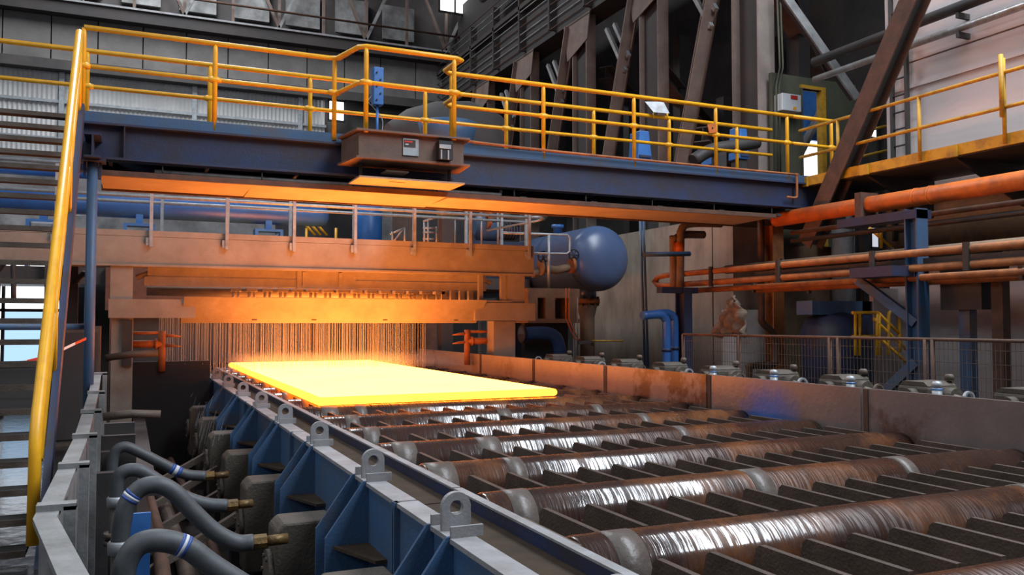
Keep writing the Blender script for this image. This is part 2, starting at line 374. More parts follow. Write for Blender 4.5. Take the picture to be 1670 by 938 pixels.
# guide bars between the rollers
gb = MB(); L0, L1 = .33, 1.135-.16
gb.prism([(.17,-.035),(.76,-.035),(.785,-.055),(.84,-.24),(.20,-.24)], 0, -.016, .016)
gbar = gb.build('guide_bar', 'guide_bar'); gme = gbar.data; bpy.data.objects.remove(gbar)
for i in range(len(ROLLY)-2):
    y0 = ROLLY[i]
    ap = thing('apron_grate', (0,y0,-.3), 'row of brown guide bars between the %s and %s rollers from the camera' % (ORD[i], ORD[i+1]), 'grate', 'guide bar rows between rollers')
    MB().box((TX0+.02,y0+.40,-.32),(TX1-.03,y0+.55,-.24)).build('cross_beam', 'steel_dirty', ap)
    for k in range(16):
        o = bpy.data.objects.new('guide_bar', gme); COL.objects.link(o); o.parent = ap; o.location = (2.15+.284*k, 0, .3); 
# left side beam in segments
LUGY = [2.57,4.17,5.8,7.6,9.4,11.2,13.1,15.1,17.2,19.4]
SEG = [0.9,4.95,8.5,12.1,16.1,20.6]
SN = ['in the foreground','with hose fittings in the middle','beside the front corner of the hot slab','under the footbridge','at the water curtain']
for i in range(5):
    a, b = SEG[i]+.012, SEG[i+1]-.012
    sb = thing('side_beam', (1.6,(a+b)/2,-1.9), 'blue ribbed side beam of the roller table, segment '+SN[i], 'beam', 'side beam segments')
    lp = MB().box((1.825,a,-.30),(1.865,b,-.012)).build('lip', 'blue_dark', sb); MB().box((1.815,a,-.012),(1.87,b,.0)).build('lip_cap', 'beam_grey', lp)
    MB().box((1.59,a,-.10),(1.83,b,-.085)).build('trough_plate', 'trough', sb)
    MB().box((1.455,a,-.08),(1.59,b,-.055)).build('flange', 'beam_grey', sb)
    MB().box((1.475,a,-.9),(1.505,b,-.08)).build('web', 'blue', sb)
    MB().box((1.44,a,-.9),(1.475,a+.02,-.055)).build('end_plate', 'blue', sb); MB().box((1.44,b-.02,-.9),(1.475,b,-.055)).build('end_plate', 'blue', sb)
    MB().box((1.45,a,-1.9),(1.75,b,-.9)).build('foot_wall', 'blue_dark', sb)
    k = a+.3
    while k < b-.5:
        MB().box((1.885,k,-.03),(1.905,k+.62,-.012)).build('wear_strip', 'steel_dirty', sb); k += 1.135
    for ly in LUGY:
        if not a < ly < b: continue
        for g in (-.15, .15):
            MB().prism([(1.474,-.05),(1.44,-.05),(1.19,-.40),(1.19,-1.9),(1.32,-1.9),(1.32,-.9),(1.474,-.9)], 1, ly+g-.012, ly+g+.012).build('gusset', 'blue', sb)
            MB().box((1.46,ly+g-.02,-.055),(1.63,ly+g+.0,.0)).build('clip', 'beam_grey', sb)
        for g, q in ((.17,.62),(-.62,-.17)):
            MB().prism([(1.474,ly+g),(1.474,ly+q),(1.24 if g < 0 else 1.4,ly+q),(1.4 if g < 0 else 1.24,ly+g)], 2, -.47, -.45).build('shelf', 'trough', sb)
        lg = MB(); c = (1.545,ly,.06); n = 20
        pts = [(c[0]+.078*math.cos(q), c[2]+.078*math.sin(q)) for q in [math.radians(-25+230*k/n) for k in range(n+1)]]
        out = pts+[(c[0]-.075,-.1),(c[0]+.075,-.1)]; hole = [(c[0]+.034*math.cos(2*math.pi*k/16), c[2]+.034*math.sin(2*math.pi*k/16)) for k in range(16)]
        # lug plate with a hole: match the outline to the hole by angle
        N = 32; ov = []; hv = []
        for k in range(N):
            q = 2*math.pi*k/N; dx, dz = math.cos(q), math.sin(q)
            if dz > -.35: r_ = .078
            else: r_ = min(.115/abs(dz), .078/max(abs(dx), 1e-3), 9)
            ov.append((c[0]+dx*r_, c[2]+dz*r_)); hv.append((c[0]+dx*.037, c[2]+dz*.037))
        v = [];
        for yy in (ly-.018, ly+.018): v += [(p[0],yy,p[1]) for p in ov]+[(p[0],yy,p[1]) for p in hv]
        f = []
        for k in range(N):
            j = (k+1) % N
            f += [(k,j,N+j,N+k), (2*N+k,3*N+k,3*N+j,2*N+j), (k,2*N+k,2*N+j,j), (N+k,N+j,3*N+j,3*N+k)]
        MB().add(v, f).build('lifting_lug', 'beam_grey', sb)
# roller bearing housings outside the beam with brass hose fittings
HY = [4.95,6.65,8.45,10.3,12.2,14.1,16.1]
for i, hy in enumerate(HY):
    h = thing('bearing_housing', (1.2,hy,-1.9), 'brown greasy bearing housing on the side beam, %s from the camera' % ('nearest' if i == 0 else ORD[i]), 'bearing housing', 'bearing housings')
    MB().prism([(1.44,-.46),(1.06,-.46),(1.0,-.52),(1.0,-1.3),(1.44,-1.3)], 1, hy-.2, hy+.16).build('housing_body', 'housing', h, .02)
    cv = MB().lathe([(.17,.96),(.17,1.0)], (0,hy-.02,-.85), 0, 20).build('cover', 'housing', h)
    for q in range(6):
        an = q*math.pi/3; MB().lathe([(.016,.945),(.016,.96)], (0,hy-.02+.13*math.cos(an),-.85+.13*math.sin(an)), 0, 6, False).build('bolt', 'steel_dirty', cv)
    MB().box((1.1,hy-.1,-1.9),(1.4,hy+.1,-1.3)).build('pedestal', 'dark', h)
# hoses, laid out in their own cross planes
HOSES = [
 (9.85, [(335,777),(300,773),(262,755),(228,738),(205,729),(190,735),(184,752),(183,775)], 'farthest of the four grey rubber hoses, with a blue and white band', 8),
 (7.85, [(370,825),(335,822),(295,808),(255,783),(228,768),(206,768),(193,780),(189,812)], 'second farthest grey rubber hose, curving behind the larger arch', None),
 (6.05, [(412,885),(385,885),(350,867),(315,835),(285,804),(258,791),(230,796),(208,820),(200,850),(195,885)], 'grey rubber hose in a high arch with a blue band at its lower end', 45),
 (4.65, [(430,975),(350,925),(310,896),(278,884),(247,882),(222,892),(205,920),(199,962)], 'nearest grey rubber hose at the bottom edge with a blue and white band', 15)]
for k, (hy, pp, lab, bi) in enumerate(HOSES):
    P = smooth_path([at(px, py, Y=hy) for px, py in pp], 7)
    hs = thing('rubber_hose', P[-1], lab, 'hose', 'grey rubber hoses')
    MB().tube(P, .056, 14).build('hose_body', 'hose', hs)
    e = P[0]; d = Vector((1,0,0))
    MB().tube([e-d*.02, e+d*.09], .052, 8, smooth=False).build('coupling', 'brass', hs)
    MB().tube([e+d*.09, Vector((1.02,e.y+.02,e.z))], .036, 10).build('pipe_nipple', 'brass', hs)
    if bi is not None:
        for off, mt, rr in ((0,'hose_blue',.0575),(1,'hose_white',.058),(2,'hose_blue',.0575)):
            j = min(bi, len(P)-5)+off
            MB().tube([P[j], P[j+1]], rr, 14).build('band', mt, hs)
    b = P[-1]
    mf = thing('hose_manifold', (b.x, b.y, -1.9), ['flanged standpipe under the farthest hose','flanged standpipe under the second farthest hose','flanged standpipe with white clamp under the high-arched hose','flanged standpipe under the nearest hose'][k], 'pipe', 'hose standpipes')
    MB().tube([(b.x,b.y,-1.9),(b.x,b.y,b.z-.02)], .05, 12).build('standpipe', 'dark', mf)
    MB().lathe([(.068,b.z-.07),(.072,b.z),(.06,b.z+.012)], (b.x,b.y,0), 2, 16).build('clamp', 'galv', mf)
    for q in (.3,.36): MB().lathe([(.09,b.z-q-.02),(.09,b.z-q+.02)], (b.x,b.y,0), 2, 14).build('flange', 'steel_dirty', mf)
one('blue_support_plate', MB().box((.02,6.35,-1.9),(.16,6.38,-.28)), 'blue_bright', 'blue flat support plate standing behind the high-arched hose', 'plate')
pk = thing('pit_bracing', (.3,13,-1.9), 'dark steel bracing and ledges in the pit beside the frame leg', 'bracing')
for k in range(4):
    yy = 8.6+k*1.4; MB().box((-.28,yy,-1.9),(.1,yy+.12,-.35)).build('upright', 'dark', pk); MB().bar((-.2,yy,-1.5),(1.1,yy+.5,-.9), .06, .08).build('brace', 'steel_dirty', pk)
for z in (-.75,-1.25): MB().box((.1,9.5,z),(.3,20,z+.05)).build('ledge', 'dark', pk)
MB().box((-.29,16.9,-1.9),(1.4,17.0,.3)).build('end_plate', 'black', pk)  # black sheet put in for the darkness of the pit
# pit clutter: pipes running along the pit floor
for i, (x, z, r, m, lab) in enumerate(((.28,-1.25,.07,'rust','rusty pipe running along the pit beside the hoses'),(.55,-1.6,.09,'steel_dirty','dirty pipe on the pit floor below the housings'),(.8,-1.35,.05,'rust','thin rusty pipe near the bearing housings'))):
    p = thing('pit_pipe', (x,8,-1.9), lab, 'pipe')
    MB().tube([(x,2.5,z),(x+.05,10,z),(x-.1,16,z)], r, 10).build('pipe', m, p)
    for yy in (5.2,9.3,13.5): MB().box((x-.06,yy,-1.9),(x+.06,yy+.08,z-r*.7)).build('stand', 'dark', p)
one('sluice_pipe', MB().tube([at(168,680,Y=11.2),at(215,675,Y=11.2),at(262,676,Y=11.2)], .05, 10), 'steel_dirty', 'short horizontal dirty pipe crossing the pit near the frame leg', 'pipe')
one('cross_pipe', MB().tube([at(172,584,Y=15.6),at(215,578,Y=15.6),at(258,576,Y=15.6)], .06, 10), 'steel_dirty', 'upper short pipe joining the left frame leg and the spray pipe', 'pipe')
# right side plates
SJ = [1.4,3.86,6.34,8.82,11.36,13.88,16.4,20.5]
PL = ['at the right edge of the photo','dark plain, second from the right','with an orange and blue sheen','smeared with brown dirt','pale and clean beside the slab corner','beside the slab','at the frame leg']
for i in range(7):
    a, b = SJ[i]+.02, SJ[i+1]-.02
    sp = thing('side_guard_plate', (6.62,(a+b)/2,-.6), 'upright steel guard plate right of the rollers, '+PL[i], 'guard plate', 'guard plates')
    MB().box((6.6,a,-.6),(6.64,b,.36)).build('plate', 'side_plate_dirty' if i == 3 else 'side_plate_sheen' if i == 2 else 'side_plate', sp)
    MB().box((6.59,b-.06,-.6),(6.598,b,.355)).build('seam_bar', 'rust', sp)
    MB().box((6.64,a,-.6),(6.9,b,-.3)).build('foot_beam', 'steel_dirty', sp)
struct('floor_drive_ledge', MB().box((6.95,-2,-1.9),(8.28,26,.16)), 'steel_dirty')
# drive gear units behind the plates
GY = [4.05,5.15,6.2,7.3,8.4,9.5,10.7,11.9,13.1,14.3]
for i, gy in enumerate(GY):
    g = thing('drive_unit', (7.35,gy,.16), 'small greasy gear unit behind the guard plates, %s from the right' % ORD[i], 'gear unit', 'roller drive units')
    MB().box((7.12,gy-.18,.16),(7.55,gy+.18,.38)).build('case', 'housing', g, .03)
    MB().prism([(gy-.17,.38),(gy+.17,.38),(gy+.12,.42),(gy-.12,.42)], 0, 7.14, 7.53).build('cover_plate', 'housing', g)
    MB().lathe([(.075,7.02),(.075,7.12)], (0,gy-.02,.28), 0, 14).build('input_boss', 'housing', g); MB().tube([(7.3,gy-.2,.3),(7.3,gy-.42,.26)], .04, 8).build('oil_pipe', 'steel_dirty', g)
    MB().lathe([(.1,gy-.34),(.1,gy-.24)], (7.33,0,.27), 1, 16).build('shaft_cover', 'housing', g)
    MB().ring((7.12,gy+.42,.30), 1, .05, .07, .03, 16).build('lifting_ring', 'galv' if i % 2 else 'steel_dirty', g)
    MB().lathe([(.045,.43),(.045,.47),(.03,.49)], (7.5,gy-.12,0), 2, 14).build('breather_cap', 'steel_dirty', g)
for i, (px, py) in enumerate(((1163,604),(1262,611),(1387,622),(1528,632))):
    c = at(px, py, X=6.98); b = thing('grease_cap', (c.x,c.y,.16), 'silver domed grease cap above the guard plates, %s from the left' % ORD[i], 'cap', 'silver grease caps')
    MB().lathe([(.045,.16),(.045,c.z+.0)], (c.x,c.y,0), 2, 14).build('body', 'galv', b)
    MB().lathe([(.048,c.z),(.048,c.z+.035),(.035,c.z+.055),(.01,c.z+.06)], (c.x,c.y,0), 2, 14).build('dome', 'galv', b)
    MB().lathe([(.05,c.z-.025),(.05,c.z-.01)], (c.x,c.y,0), 2, 14).build('collar', 'blue_bright', b)
# ================================================================== HOT SLAB
def slab():
    x0, x1, y0, y1, z1 = 2.09, 5.40, 10.45, 20.5, .1
    prof = [(0,.02),(.03,.0),(0,.0)]
    # rounded-edge plate: stacked insets
    lv = [(.03,.002),(.008,.02),(0,.045),(.004,.07),(.018,.092),(.05,.1)]
    v = []; f = []; mi = []
    sk = .12
    for ins, z in lv:
        v += [(x0+ins,y0+ins,z),(x1-ins,y0+sk+ins,z),(x1-ins,y1-ins,z),(x0+ins,y1-ins,z)]
    mb = MB()
    for i in range(len(lv)-1):
        for k in range(4):
            j = (k+1) % 4; f.append((4*i+k,4*i+j,4*i+4+j,4*i+4+k)); mi.append(1)
    m = 4*(len(lv)-1)
    f.append((m,m+1,m+2,m+3)); mi.append(0); f.append((3,2,1,0)); mi.append(1)
    mb.add(v, f); mb.mi = mi
    return mb
one('hot_steel_slab', slab(), ['slab_top','slab_edge'], 'glowing yellow hot steel slab lying on the rollers', 'slab')
# ================================================================== COOLING PORTAL FRAME
pf = thing('cooling_frame', (3.6,16.6,-1.9), 'dusty steel portal frame carrying the water cooling headers over the slab', 'portal frame')
MB().box((-3.4,16.5,2.04),(7.87,16.9,2.53)).build('top_beam', 'dusty', pf); MB().box((-3.4,16.495,2.535),(7.87,16.9,2.64)).build('top_cap', 'dusty', pf)
MB().box((-3.4,16.46,2.0),(7.87,16.95,2.04)).build('bottom_flange', 'dusty', pf)
MB().box((-.30,16.5,1.42),(.06,16.85,2.0)).build('upper_leg', 'dusty', pf); MB().box((7.27,16.5,1.42),(7.66,16.85,2.0)).build('upper_leg', 'dusty', pf)
MB().box((-.32,16.42,1.09),(1.1,16.5,1.42)).build('apron_plate', 'dusty', pf); MB().box((6.5,16.42,1.05),(7.87,16.5,1.42)).build('apron_plate', 'dusty', pf)
MB().box((-.27,16.5,-1.9),(.08,16.85,1.09)).build('lower_leg', 'dusty', pf); MB().box((6.95,16.5,-1.9),(7.44,16.85,1.04)).build('lower_leg', 'dusty', pf)
MB().box((-.1,16.44,.25),(.06,16.5,1.05)).build('leg_recess', 'dark', pf)
for x in (6.62, 7.12): MB().box((x,16.5,1.42),(x+.09,16.6,2.0)).build('web_post', 'dusty', pf)
MB().box((6.6,16.45,1.42),(7.35,16.62,1.47)).build('base_plate', 'dusty', pf)
MB().add([(.9,16.3,1.47),(6.72,16.3,1.47),(6.6,16.62,1.0),(.86,16.62,1.0),(.9,16.33,1.47),(6.72,16.33,1.47),(6.6,16.65,1.0),(.86,16.65,1.0)],
         [(3,2,1,0),(4,5,6,7),(0,1,5,4),(1,2,6,5),(2,3,7,6),(3,0,4,7)]).build('shroud', 'dusty', pf)
for x in (2.1,3.2,4.6,6.1): MB().box((x,16.565,1.05),(x+.09,16.6,1.07)).build('slot', 'rust', pf)
# headers with nozzles
hd = thing('spray_header', (3.7,17.0,1.5), 'orange-lit water header with a row of nozzle blocks behind the shroud', 'water header')
MB().box((.3,16.8,1.86),(6.9,17.0,2.0)).build('support_beam', 'header', hd); MB().box((.25,16.8,1.68),(6.9,16.9,1.84)).build('header_plate', 'header', hd)
MB().box((2.95,16.76,1.66),(4.1,16.8,2.0)).build('centre_plate', 'header', hd)
for x in (3.05,3.75): MB().box((x,16.72,1.72),(x+.06,16.76,1.98)).build('hanger', 'header', hd)
MB().tube([(.3,17.4,1.6),(6.9,17.4,1.6)], .09, 14).build('header_pipe', 'header', hd)
for i in range(15):
    x = 1.75+i*.29
    MB().box((x,16.9,1.60),(x+.2,17.1,1.66)).build('nozzle_block', 'header', hd)
    MB().tube([(x+.06,17.0,1.6),(x+.06,17.0,1.46)], .03, 8).build('nozzle', 'header', hd)
    MB().tube([(x+.15,17.0,1.6),(x+.15,17.0,1.46)], .025, 8).build('nozzle', 'header', hd)
for i in range(4):
    MB().box((5.95+i*.2,16.9,1.46),(6.05+i*.2,17.0,1.68)).build('bracket', 'header', hd)
MB().tube([at(222,453,Y=16.9),at(268,437,Y=16.9)], .05, 10).build('strut', 'header', hd)
MB().tube([at(760,443,Y=16.9),at(800,462,Y=16.9)], .05, 10).build('strut', 'header', hd)
# second frame further back
rf = thing('rear_frame', (3.6,22,-1.9), 'dark second portal frame farther back over the roller table', 'portal frame')
MB().box((-.5,22,1.3),(7.8,22.4,2.3)).build('beam', 'rust', rf); MB().box((-.4,22,-1.9),(.0,22.4,1.3)).build('leg', 'rust', rf); MB().box((7.2,22,-1.9),(7.6,22.4,1.3)).build('leg', 'rust', rf)
MB().box((.0,22.4,.0),(7.2,22.5,1.3)).build('back_plate', 'dark', rf)
# galvanised railing on the frame (front and back runs)
def stan(name, label, y, xs, z0, z1, rails, xa, xb, loop=None):
    t = thing(name, ((xa+xb)/2,y,z0), label, 'railing')
    for x in xs:
        MB().box((x-.028,y-.03,z0),(x+.028,y+.03,z1)).build('post', 'galv', t)
        MB().box((x-.08,y-.01,z0+.02),(x-.02,y+.04,z0+.16)).build('bracket', 'galv', t)
    for z in rails: MB().tube([(xa,y,z),(xb,y,z)], .03, 8).build('rail', 'galv', t)
    return t
fxs = [-1.15,.34,1.62,2.83,4.0,5.2,6.4,7.74]
stan('frame_railing', 'galvanised railing with clamped posts on the front of the cooling frame', 16.44, fxs, 2.35, 3.72, (3.24,3.74), -2.4, 7.95)
stan('frame_railing', 'galvanised railing along the rear edge of the cooling frame walkway', 17.6, [-1.0,.55,1.75,2.95,4.25,5.55,6.75,7.6,8.2], 2.54, 3.8, (3.29,3.82), -2.4, 8.2)
struct('floor_frame_walkway', MB().box((-3.4,16.95,2.5),(8.2,17.62,2.54)), 'dusty')
# water curtain
wc = MB(); 
for row, (yy, n, ztop) in enumerate(((17.25,150,1.46),(17.8,110,1.46),(18.5,110,1.46))):
    for i in range(n):
        x = .55+6.05*(i+random.uniform(-.25,.25))/n
        if row == 0 and random.random() < .1: continue
        if x > 5.75: continue
        r = random.uniform(.005,.011); zb = .1 if 2.09 < x < 5.4 else -.05
        wc.tube([(x,yy,ztop),(x+random.uniform(-.004,.004),yy+random.uniform(-.02,.02),zb)], [r, r*.8], 5, False)
one('water_curtain', wc, 'water', 'curtain of thin water jets falling onto the slab below the shroud', 'water', kind='stuff')
sp = MB()
for i in range(900):
    x = random.uniform(.9,6.5); yy = random.uniform(16.8,18.6); h = abs(random.gauss(0,.14)); z = .1+h
    r = random.uniform(.004,.010)
    sp.add([(x,yy,z+r*1.5),(x+r,yy,z),(x,yy+r,z),(x-r,yy,z),(x,yy-r,z),(x,yy,z-r)], [(0,1,2),(0,2,3),(0,3,4),(0,4,1),(5,2,1),(5,3,2),(5,4,3),(5,1,4)], True)
one('water_splash', sp, 'water', 'splash droplets bouncing where the water curtain hits the slab', 'water', kind='stuff')
one('steam_cloud', MB().box((1.95,16.7,.11),(6.5,19.6,.45)), 'steam', 'low cloud of steam over the slab at the foot of the water curtain', 'steam', kind='stuff')
# side spray assemblies
def spray(name, label, x, y, sgn):
    t = thing(name, (x,y,.1), label, 'spray pipe', 'side spray pipes')
    MB().tube([(x,y,.12),(x,y,.86)], .065, 12).build('riser', 'rust_orange', t)
    MB().tube([(x,y,.62),(x-sgn*.62,y,.62)], .07, 12).build('feed_pipe', 'rust_orange', t)
    MB().lathe([(.1,x-sgn*.1-.02),(.1,x-sgn*.1+.02)], (0,y,.62), 0, 14).build('flange', 'rust_orange', t)
    MB().tube([(x-sgn*.62,y,.82),(x,y,.82)], .03, 8).build('upper_pipe', 'rust_orange', t)
    for z in (.78,.6): MB().tube([(x,y,z),(x+sgn*.18,y,z-.01),(x+sgn*.33,y,z-.03)], [.035,.03,.008], 10).build('nozzle', 'rust_orange', t)
spray('side_spray', 'orange riser pipe with pointed side nozzles left of the water curtain', at(264,560,Y=16.9).x, 16.9, 1)
spray('side_spray', 'orange riser pipe with pointed side nozzles right of the water curtain', at(762,560,Y=16.9).x, 16.9, -1)
# ================================================================== FOOTBRIDGE
BY0, BY1 = 12.95, 14.05; BXL, BXR = -.7, 12.55
br = thing('footbridge', (6,13.5,3.2), 'blue steel footbridge spanning above the roller table', 'footbridge')
MB().ibeam((BXL,BY0,3.48),(BXR,BY0,3.48), .24, .5, .03, .025).build('front_girder', 'blue_dark', br)
MB().ibeam((BXL,BY1,3.48),(BXR,BY1,3.48), .24, .5, .03, .025).build('rear_girder', 'blue_dark', br)
MB().box((BXL,BY0-.06,3.73),(BXR,BY0-.04,3.88)).build('toe_plate', 'blue', br); MB().box((BXL,BY1+.04,3.73),(BXR,BY1+.06,3.88)).build('toe_plate', 'blue', br)
MB().box((BXL,BY0-.04,3.73),(BXR,BY1+.04,3.77)).build('deck', 'dark', br)
for x in [i*1.32-.3 for i in range(10)]: MB().box((x,BY0+.02,3.3),(x+.05,BY1-.02,3.42)).build('cross_member', 'blue_dark', br)
for x in (-.1,): MB().box((x,BY0-.11,3.26),(x+.015,BY0-.012,3.7)).build('stiffener', 'blue_dark', br)
# bulge with console in the middle
MB().add([(3.0,12.16,3.40),(4.62,12.16,3.40),(4.62,12.16,3.78),(3.0,12.16,3.78),(2.9,12.84,3.40),(4.72,12.84,3.40),(4.72,12.84,3.78),(2.9,12.84,3.78)],
         [(0,1,2,3),(1,5,6,2),(4,0,3,7)]).build('bulge_channel', 'brown_plate', br)
for z in (3.38,3.78): MB().prism([(2.95,12.08),(4.7,12.08),(4.78,12.84),(2.84,12.84)], 2, z, z+.03).build('bulge_flange', 'brown_plate', br)
MB().prism([(3.0,12.1),(4.62,12.1),(4.62,12.78),(3.0,12.78)], 2, 3.10, 3.125).build('bulge_shield', 'shield', br)
MB().box((3.5,12.3,3.097),(3.75,12.34,3.1)).build('slot', 'rust', br)
for x in (3.1,4.5): MB().box((x,12.5,3.125),(x+.04,12.54,3.38)).build('hanger', 'dark', br)
MB().box((3.45,12.3,3.25),(3.8,12.6,3.27)).build('sensor_flap', 'shield', br)
# heat shield panels below the bridge
hs = thing('heat_shield', (6,13.4,3.0), 'long heat shield plates hung beneath the footbridge, glowing orange from below', 'heat shield')
for i, (xa, xb) in enumerate(((-.38,1.62),(1.63,4.62),(4.63,8.2),(8.21,11.2))):
    dz = (0,.02,-.005,.01)[i]
    MB().add([(xa,12.85,3.0+dz),(xb,12.85,3.0+dz),(xb,14.05,3.0-dz*.5),(xa,14.05,3.0-dz*.5),(xa,12.85,3.045+dz),(xb,12.85,3.045+dz),(xb,14.05,3.045-dz*.5),(xa,14.05,3.045-dz*.5)],
             [(0,3,2,1),(4,5,6,7),(0,1,5,4),(1,2,6,5),(2,3,7,6),(3,0,4,7)]).build('panel', 'shield', hs)
MB().box((-.4,12.80,3.0),(11.22,12.845,3.075)).build('edge_angle', 'rust', hs); MB().box((-.4,14.06,2.97),(11.22,14.09,3.06)).build('edge_angle', 'rust', hs)
for i in range(9):
    x = .4+i*1.35
    MB().tube([(x,12.9,3.04),(x,12.9,3.24)], .012, 6).build('hanger_rod', 'dark', hs)
    MB().box((x+.1,12.88,3.05),(x+.22,13.0,3.10)).build('clip', 'dark', hs)
one('conduit', MB().tube([(.3,13.0,3.13),(5.6,13.0,3.13),(5.6,13.0,3.2)], .03, 8), 'galv', 'grey conduit running between the bridge girder and the heat shield', 'conduit')
bp_ = one('bracket_pipe', MB().tube(smooth_path([(4.85,12.82,3.93),(6,12.82,3.90),(8,12.82,3.88),(11.45,12.82,3.87),(11.7,12.82,3.87),(11.75,12.82,3.8),(11.75,12.82,3.5),(11.72,12.82,3.42),(11.5,12.82,3.42)],4), .022, 8), 'rust_orange', 'thin copper pipe along the bridge edge bending down at its end', 'pipe')
# yellow railings of the bridge
def railing(name, label, path, posts, ztop, zmid, zbot, mat='yellow', r=.037, hookends=False):
    xs = sum(p[0] for p in path)/len(path); ys = sum(p[1] for p in path)/len(path)
    t = thing(name, (xs,ys,zbot), label, 'railing')
    MB().tube([(p[0],p[1],ztop) for p in path], r, 10).build('top_rail', mat, t)
    MB().tube([(p[0],p[1],zmid) for p in path], r*.85, 10).build('mid_rail', mat, t)
    for p in posts:
        MB().tube([(p[0],p[1],zbot),(p[0],p[1],ztop-.11),(p[0],p[1],ztop-.01)], [r*.95,r*.95,r*.75], 10).build('post', mat, t)
        MB().lathe([(r*.9,p[0]-.09),(r*1.35,p[0]-.03),(r*1.35,p[0]+.03),(r*.9,p[0]+.09)], (0,p[1],zmid), 0, 10).build('joint', mat, t)
    return t
ZT, ZM, ZB = 5.03, 4.50, 3.77
fy, by = 12.92, 12.15
railing('bridge_railing', 'yellow front railing of the footbridge, stepping forward around the console',
        [(-.62,fy),(2.72,fy),(2.85,fy-.04),(3.0,by+.08),(3.1,by),(4.5,by),(4.58,by+.05),(4.55,fy-.1),(4.65,fy),(11.75,fy)],
        [(-.62,fy),(1.08,fy),(2.80,fy-.02),(3.1,by),(4.46,by),(4.7,fy),(6.35,fy),(8.14,fy),(9.92,fy),(11.62,fy)], ZT, ZM, ZB)
ry = 14.03
railing('bridge_railing', 'yellow rear railing of the footbridge behind the walkway', [(-3.5,ry),(12.2,ry)],
        [(-.62,ry),(1.1,ry),(2.65,ry),(4.62,ry),(6.15,ry),(7.95,ry),(9.65,ry),(11.3,ry)], ZT, ZM, ZB)
# console details
sg = thing('warning_sign', (3.78,12.14,3.5), 'small silver sign with a red and black print on the bridge bulge', 'sign')
sgp = MB().box((3.66,12.14,3.48),(3.9,12.158,3.73)).build('plate', 'galv', sg); MB().box((3.67,12.136,3.60),(3.85,12.14,3.71)).build('print_panel', 'dark', sgp)
MB().box((3.68,12.132,3.67),(3.80,12.136,3.695)).build('red_print', 'red', sgp); MB().box((3.69,12.132,3.635),(3.74,12.136,3.65)).build('white_print', 'white_box', sgp)
cb = thing('camera_box', (4.25,12.1,3.5), 'small black box with a silver bracket on the bridge bulge', 'box')
MB().box((4.18,12.02,3.44),(4.40,12.158,3.72)).build('housing', 'black', cb); MB().box((4.2,12.0,3.44),(4.22,12.02,3.58)).build('bracket_arm', 'galv', cb); MB().box((4.31,12.0,3.44),(4.33,12.02,3.58)).build('bracket_arm', 'galv', cb)
MB().box((4.18,12.0,3.60),(4.36,12.02,3.66)).build('lid', 'galv', cb)
bd = thing('pendant_control', (3.6,13.0,3.8), 'blue control station on a thin pole behind the bridge console', 'control box')
MB().tube([(3.55,13.2,3.77),(3.55,13.2,4.45)], .022, 8).build('pole', 'blue_bright', bd); MB().box((3.47,13.12,4.45),(3.63,13.28,5.05)).build('box', 'blue_bright', bd, .01)
for q in range(5):
    MB().lathe([(.014,13.10),(.014,13.12)], (3.55+(.03 if q % 2 else -.03),0,4.52+q*.11), 1, 8).build('button', 'black', bd)
MB().tube(smooth_path([(3.46,13.2,4.6),(3.40,13.2,4.5),(3.5,13.2,4.4),(3.64,13.2,4.2),(3.58,13.2,3.78)],5), .008, 6).build('cable', 'galv', bd)
rs = thing('tilted_placard', (9.1,14.0,5.0), 'tilted grey placard clipped on the rear bridge rail', 'placard')
a, b = at(1052,166,Y=14.0), at(1082,166,Y=14.0); c, d = at(1092,185,Y=13.9), at(1066,183,Y=13.9)
MB().add([a,b,c,d,a+Vector((0,.02,.01)),b+Vector((0,.02,.01)),c+Vector((0,.02,.01)),d+Vector((0,.02,.01))],[(3,2,1,0),(4,5,6,7),(0,1,5,4),(1,2,6,5),(2,3,7,6),(3,0,4,7)]).build('plate', 'galv', rs)
for px in (1066,1088): p = at(px,188,Y=14.0); MB().tube([p+Vector((0,0,.05)),p-Vector((0,0,.06))], .015, 6).build('clip', 'yellow', rs)
op = thing('orange_tag', at(1162,209,Y=12.86), 'small orange square tag with a hole hung on the front bridge rail', 'tag')
c = at(1162,209,Y=12.86); MB().prism([(c.x-.11,c.z+.06),(c.x+.07,c.z+.10),(c.x+.11,c.z-.07),(c.x-.07,c.z-.10)], 1, 12.86, 12.875).build('plate', 'orange_pipe', op); MB().lathe([(.02,12.855),(.02,12.86)], (c.x,0,c.z), 1, 10).build('hole', 'black', op)
# left support post of the bridge
ps = thing('bridge_post', (-.47,12.65,-.9), 'slender blue round post carrying the left end of the footbridge', 'post')
MB().tube([(-.47,12.65,-.9),(-.47,12.65,3.14)], .065, 16).build('shaft', 'blue', ps)
MB().box((-.63,12.5,3.14),(-.31,12.8,3.17)).build('cap_plate', 'blue_dark', ps)
for g in (-.11,.08): MB().box((-.47+g,12.63,2.95),(-.44+g,12.67,3.14)).build('cap_gusset', 'blue_dark', ps)
MB().ibeam((-.47,12.4,3.33),(-.47,14.2,3.33), .2, .32, .025, .02).build('bearer', 'blue_dark', ps)
MB().box((-.6,12.5,-.9),(-.34,12.8,-.87)).build('base_plate', 'blue', ps)
one('barrier_tube', MB().tube([(-4,13.2,.95),(-.5,12.75,.95)], .045, 10), 'blue', 'blue horizontal tube joining the bridge post at waist height', 'tube')
tp = MB(); tz = [(-3.5,10.2,.45),(-1.5,11,.52),(-.95,11.3,.57),(-.5,12.5,.78)]
P = smooth_path(tz, 4)
tpo = thing('barrier_tape', P[0], 'red and white barrier tape tied to the blue bridge post', 'tape')
for i in range(len(P)-1):
    p, q = P[i], P[i+1]; MB().add([p,q,q+Vector((0,.003,.035)),p+Vector((0,.003,.035))],[(0,1,2,3)]).build('strip', 'red' if i % 2 else 'white_box', tpo)
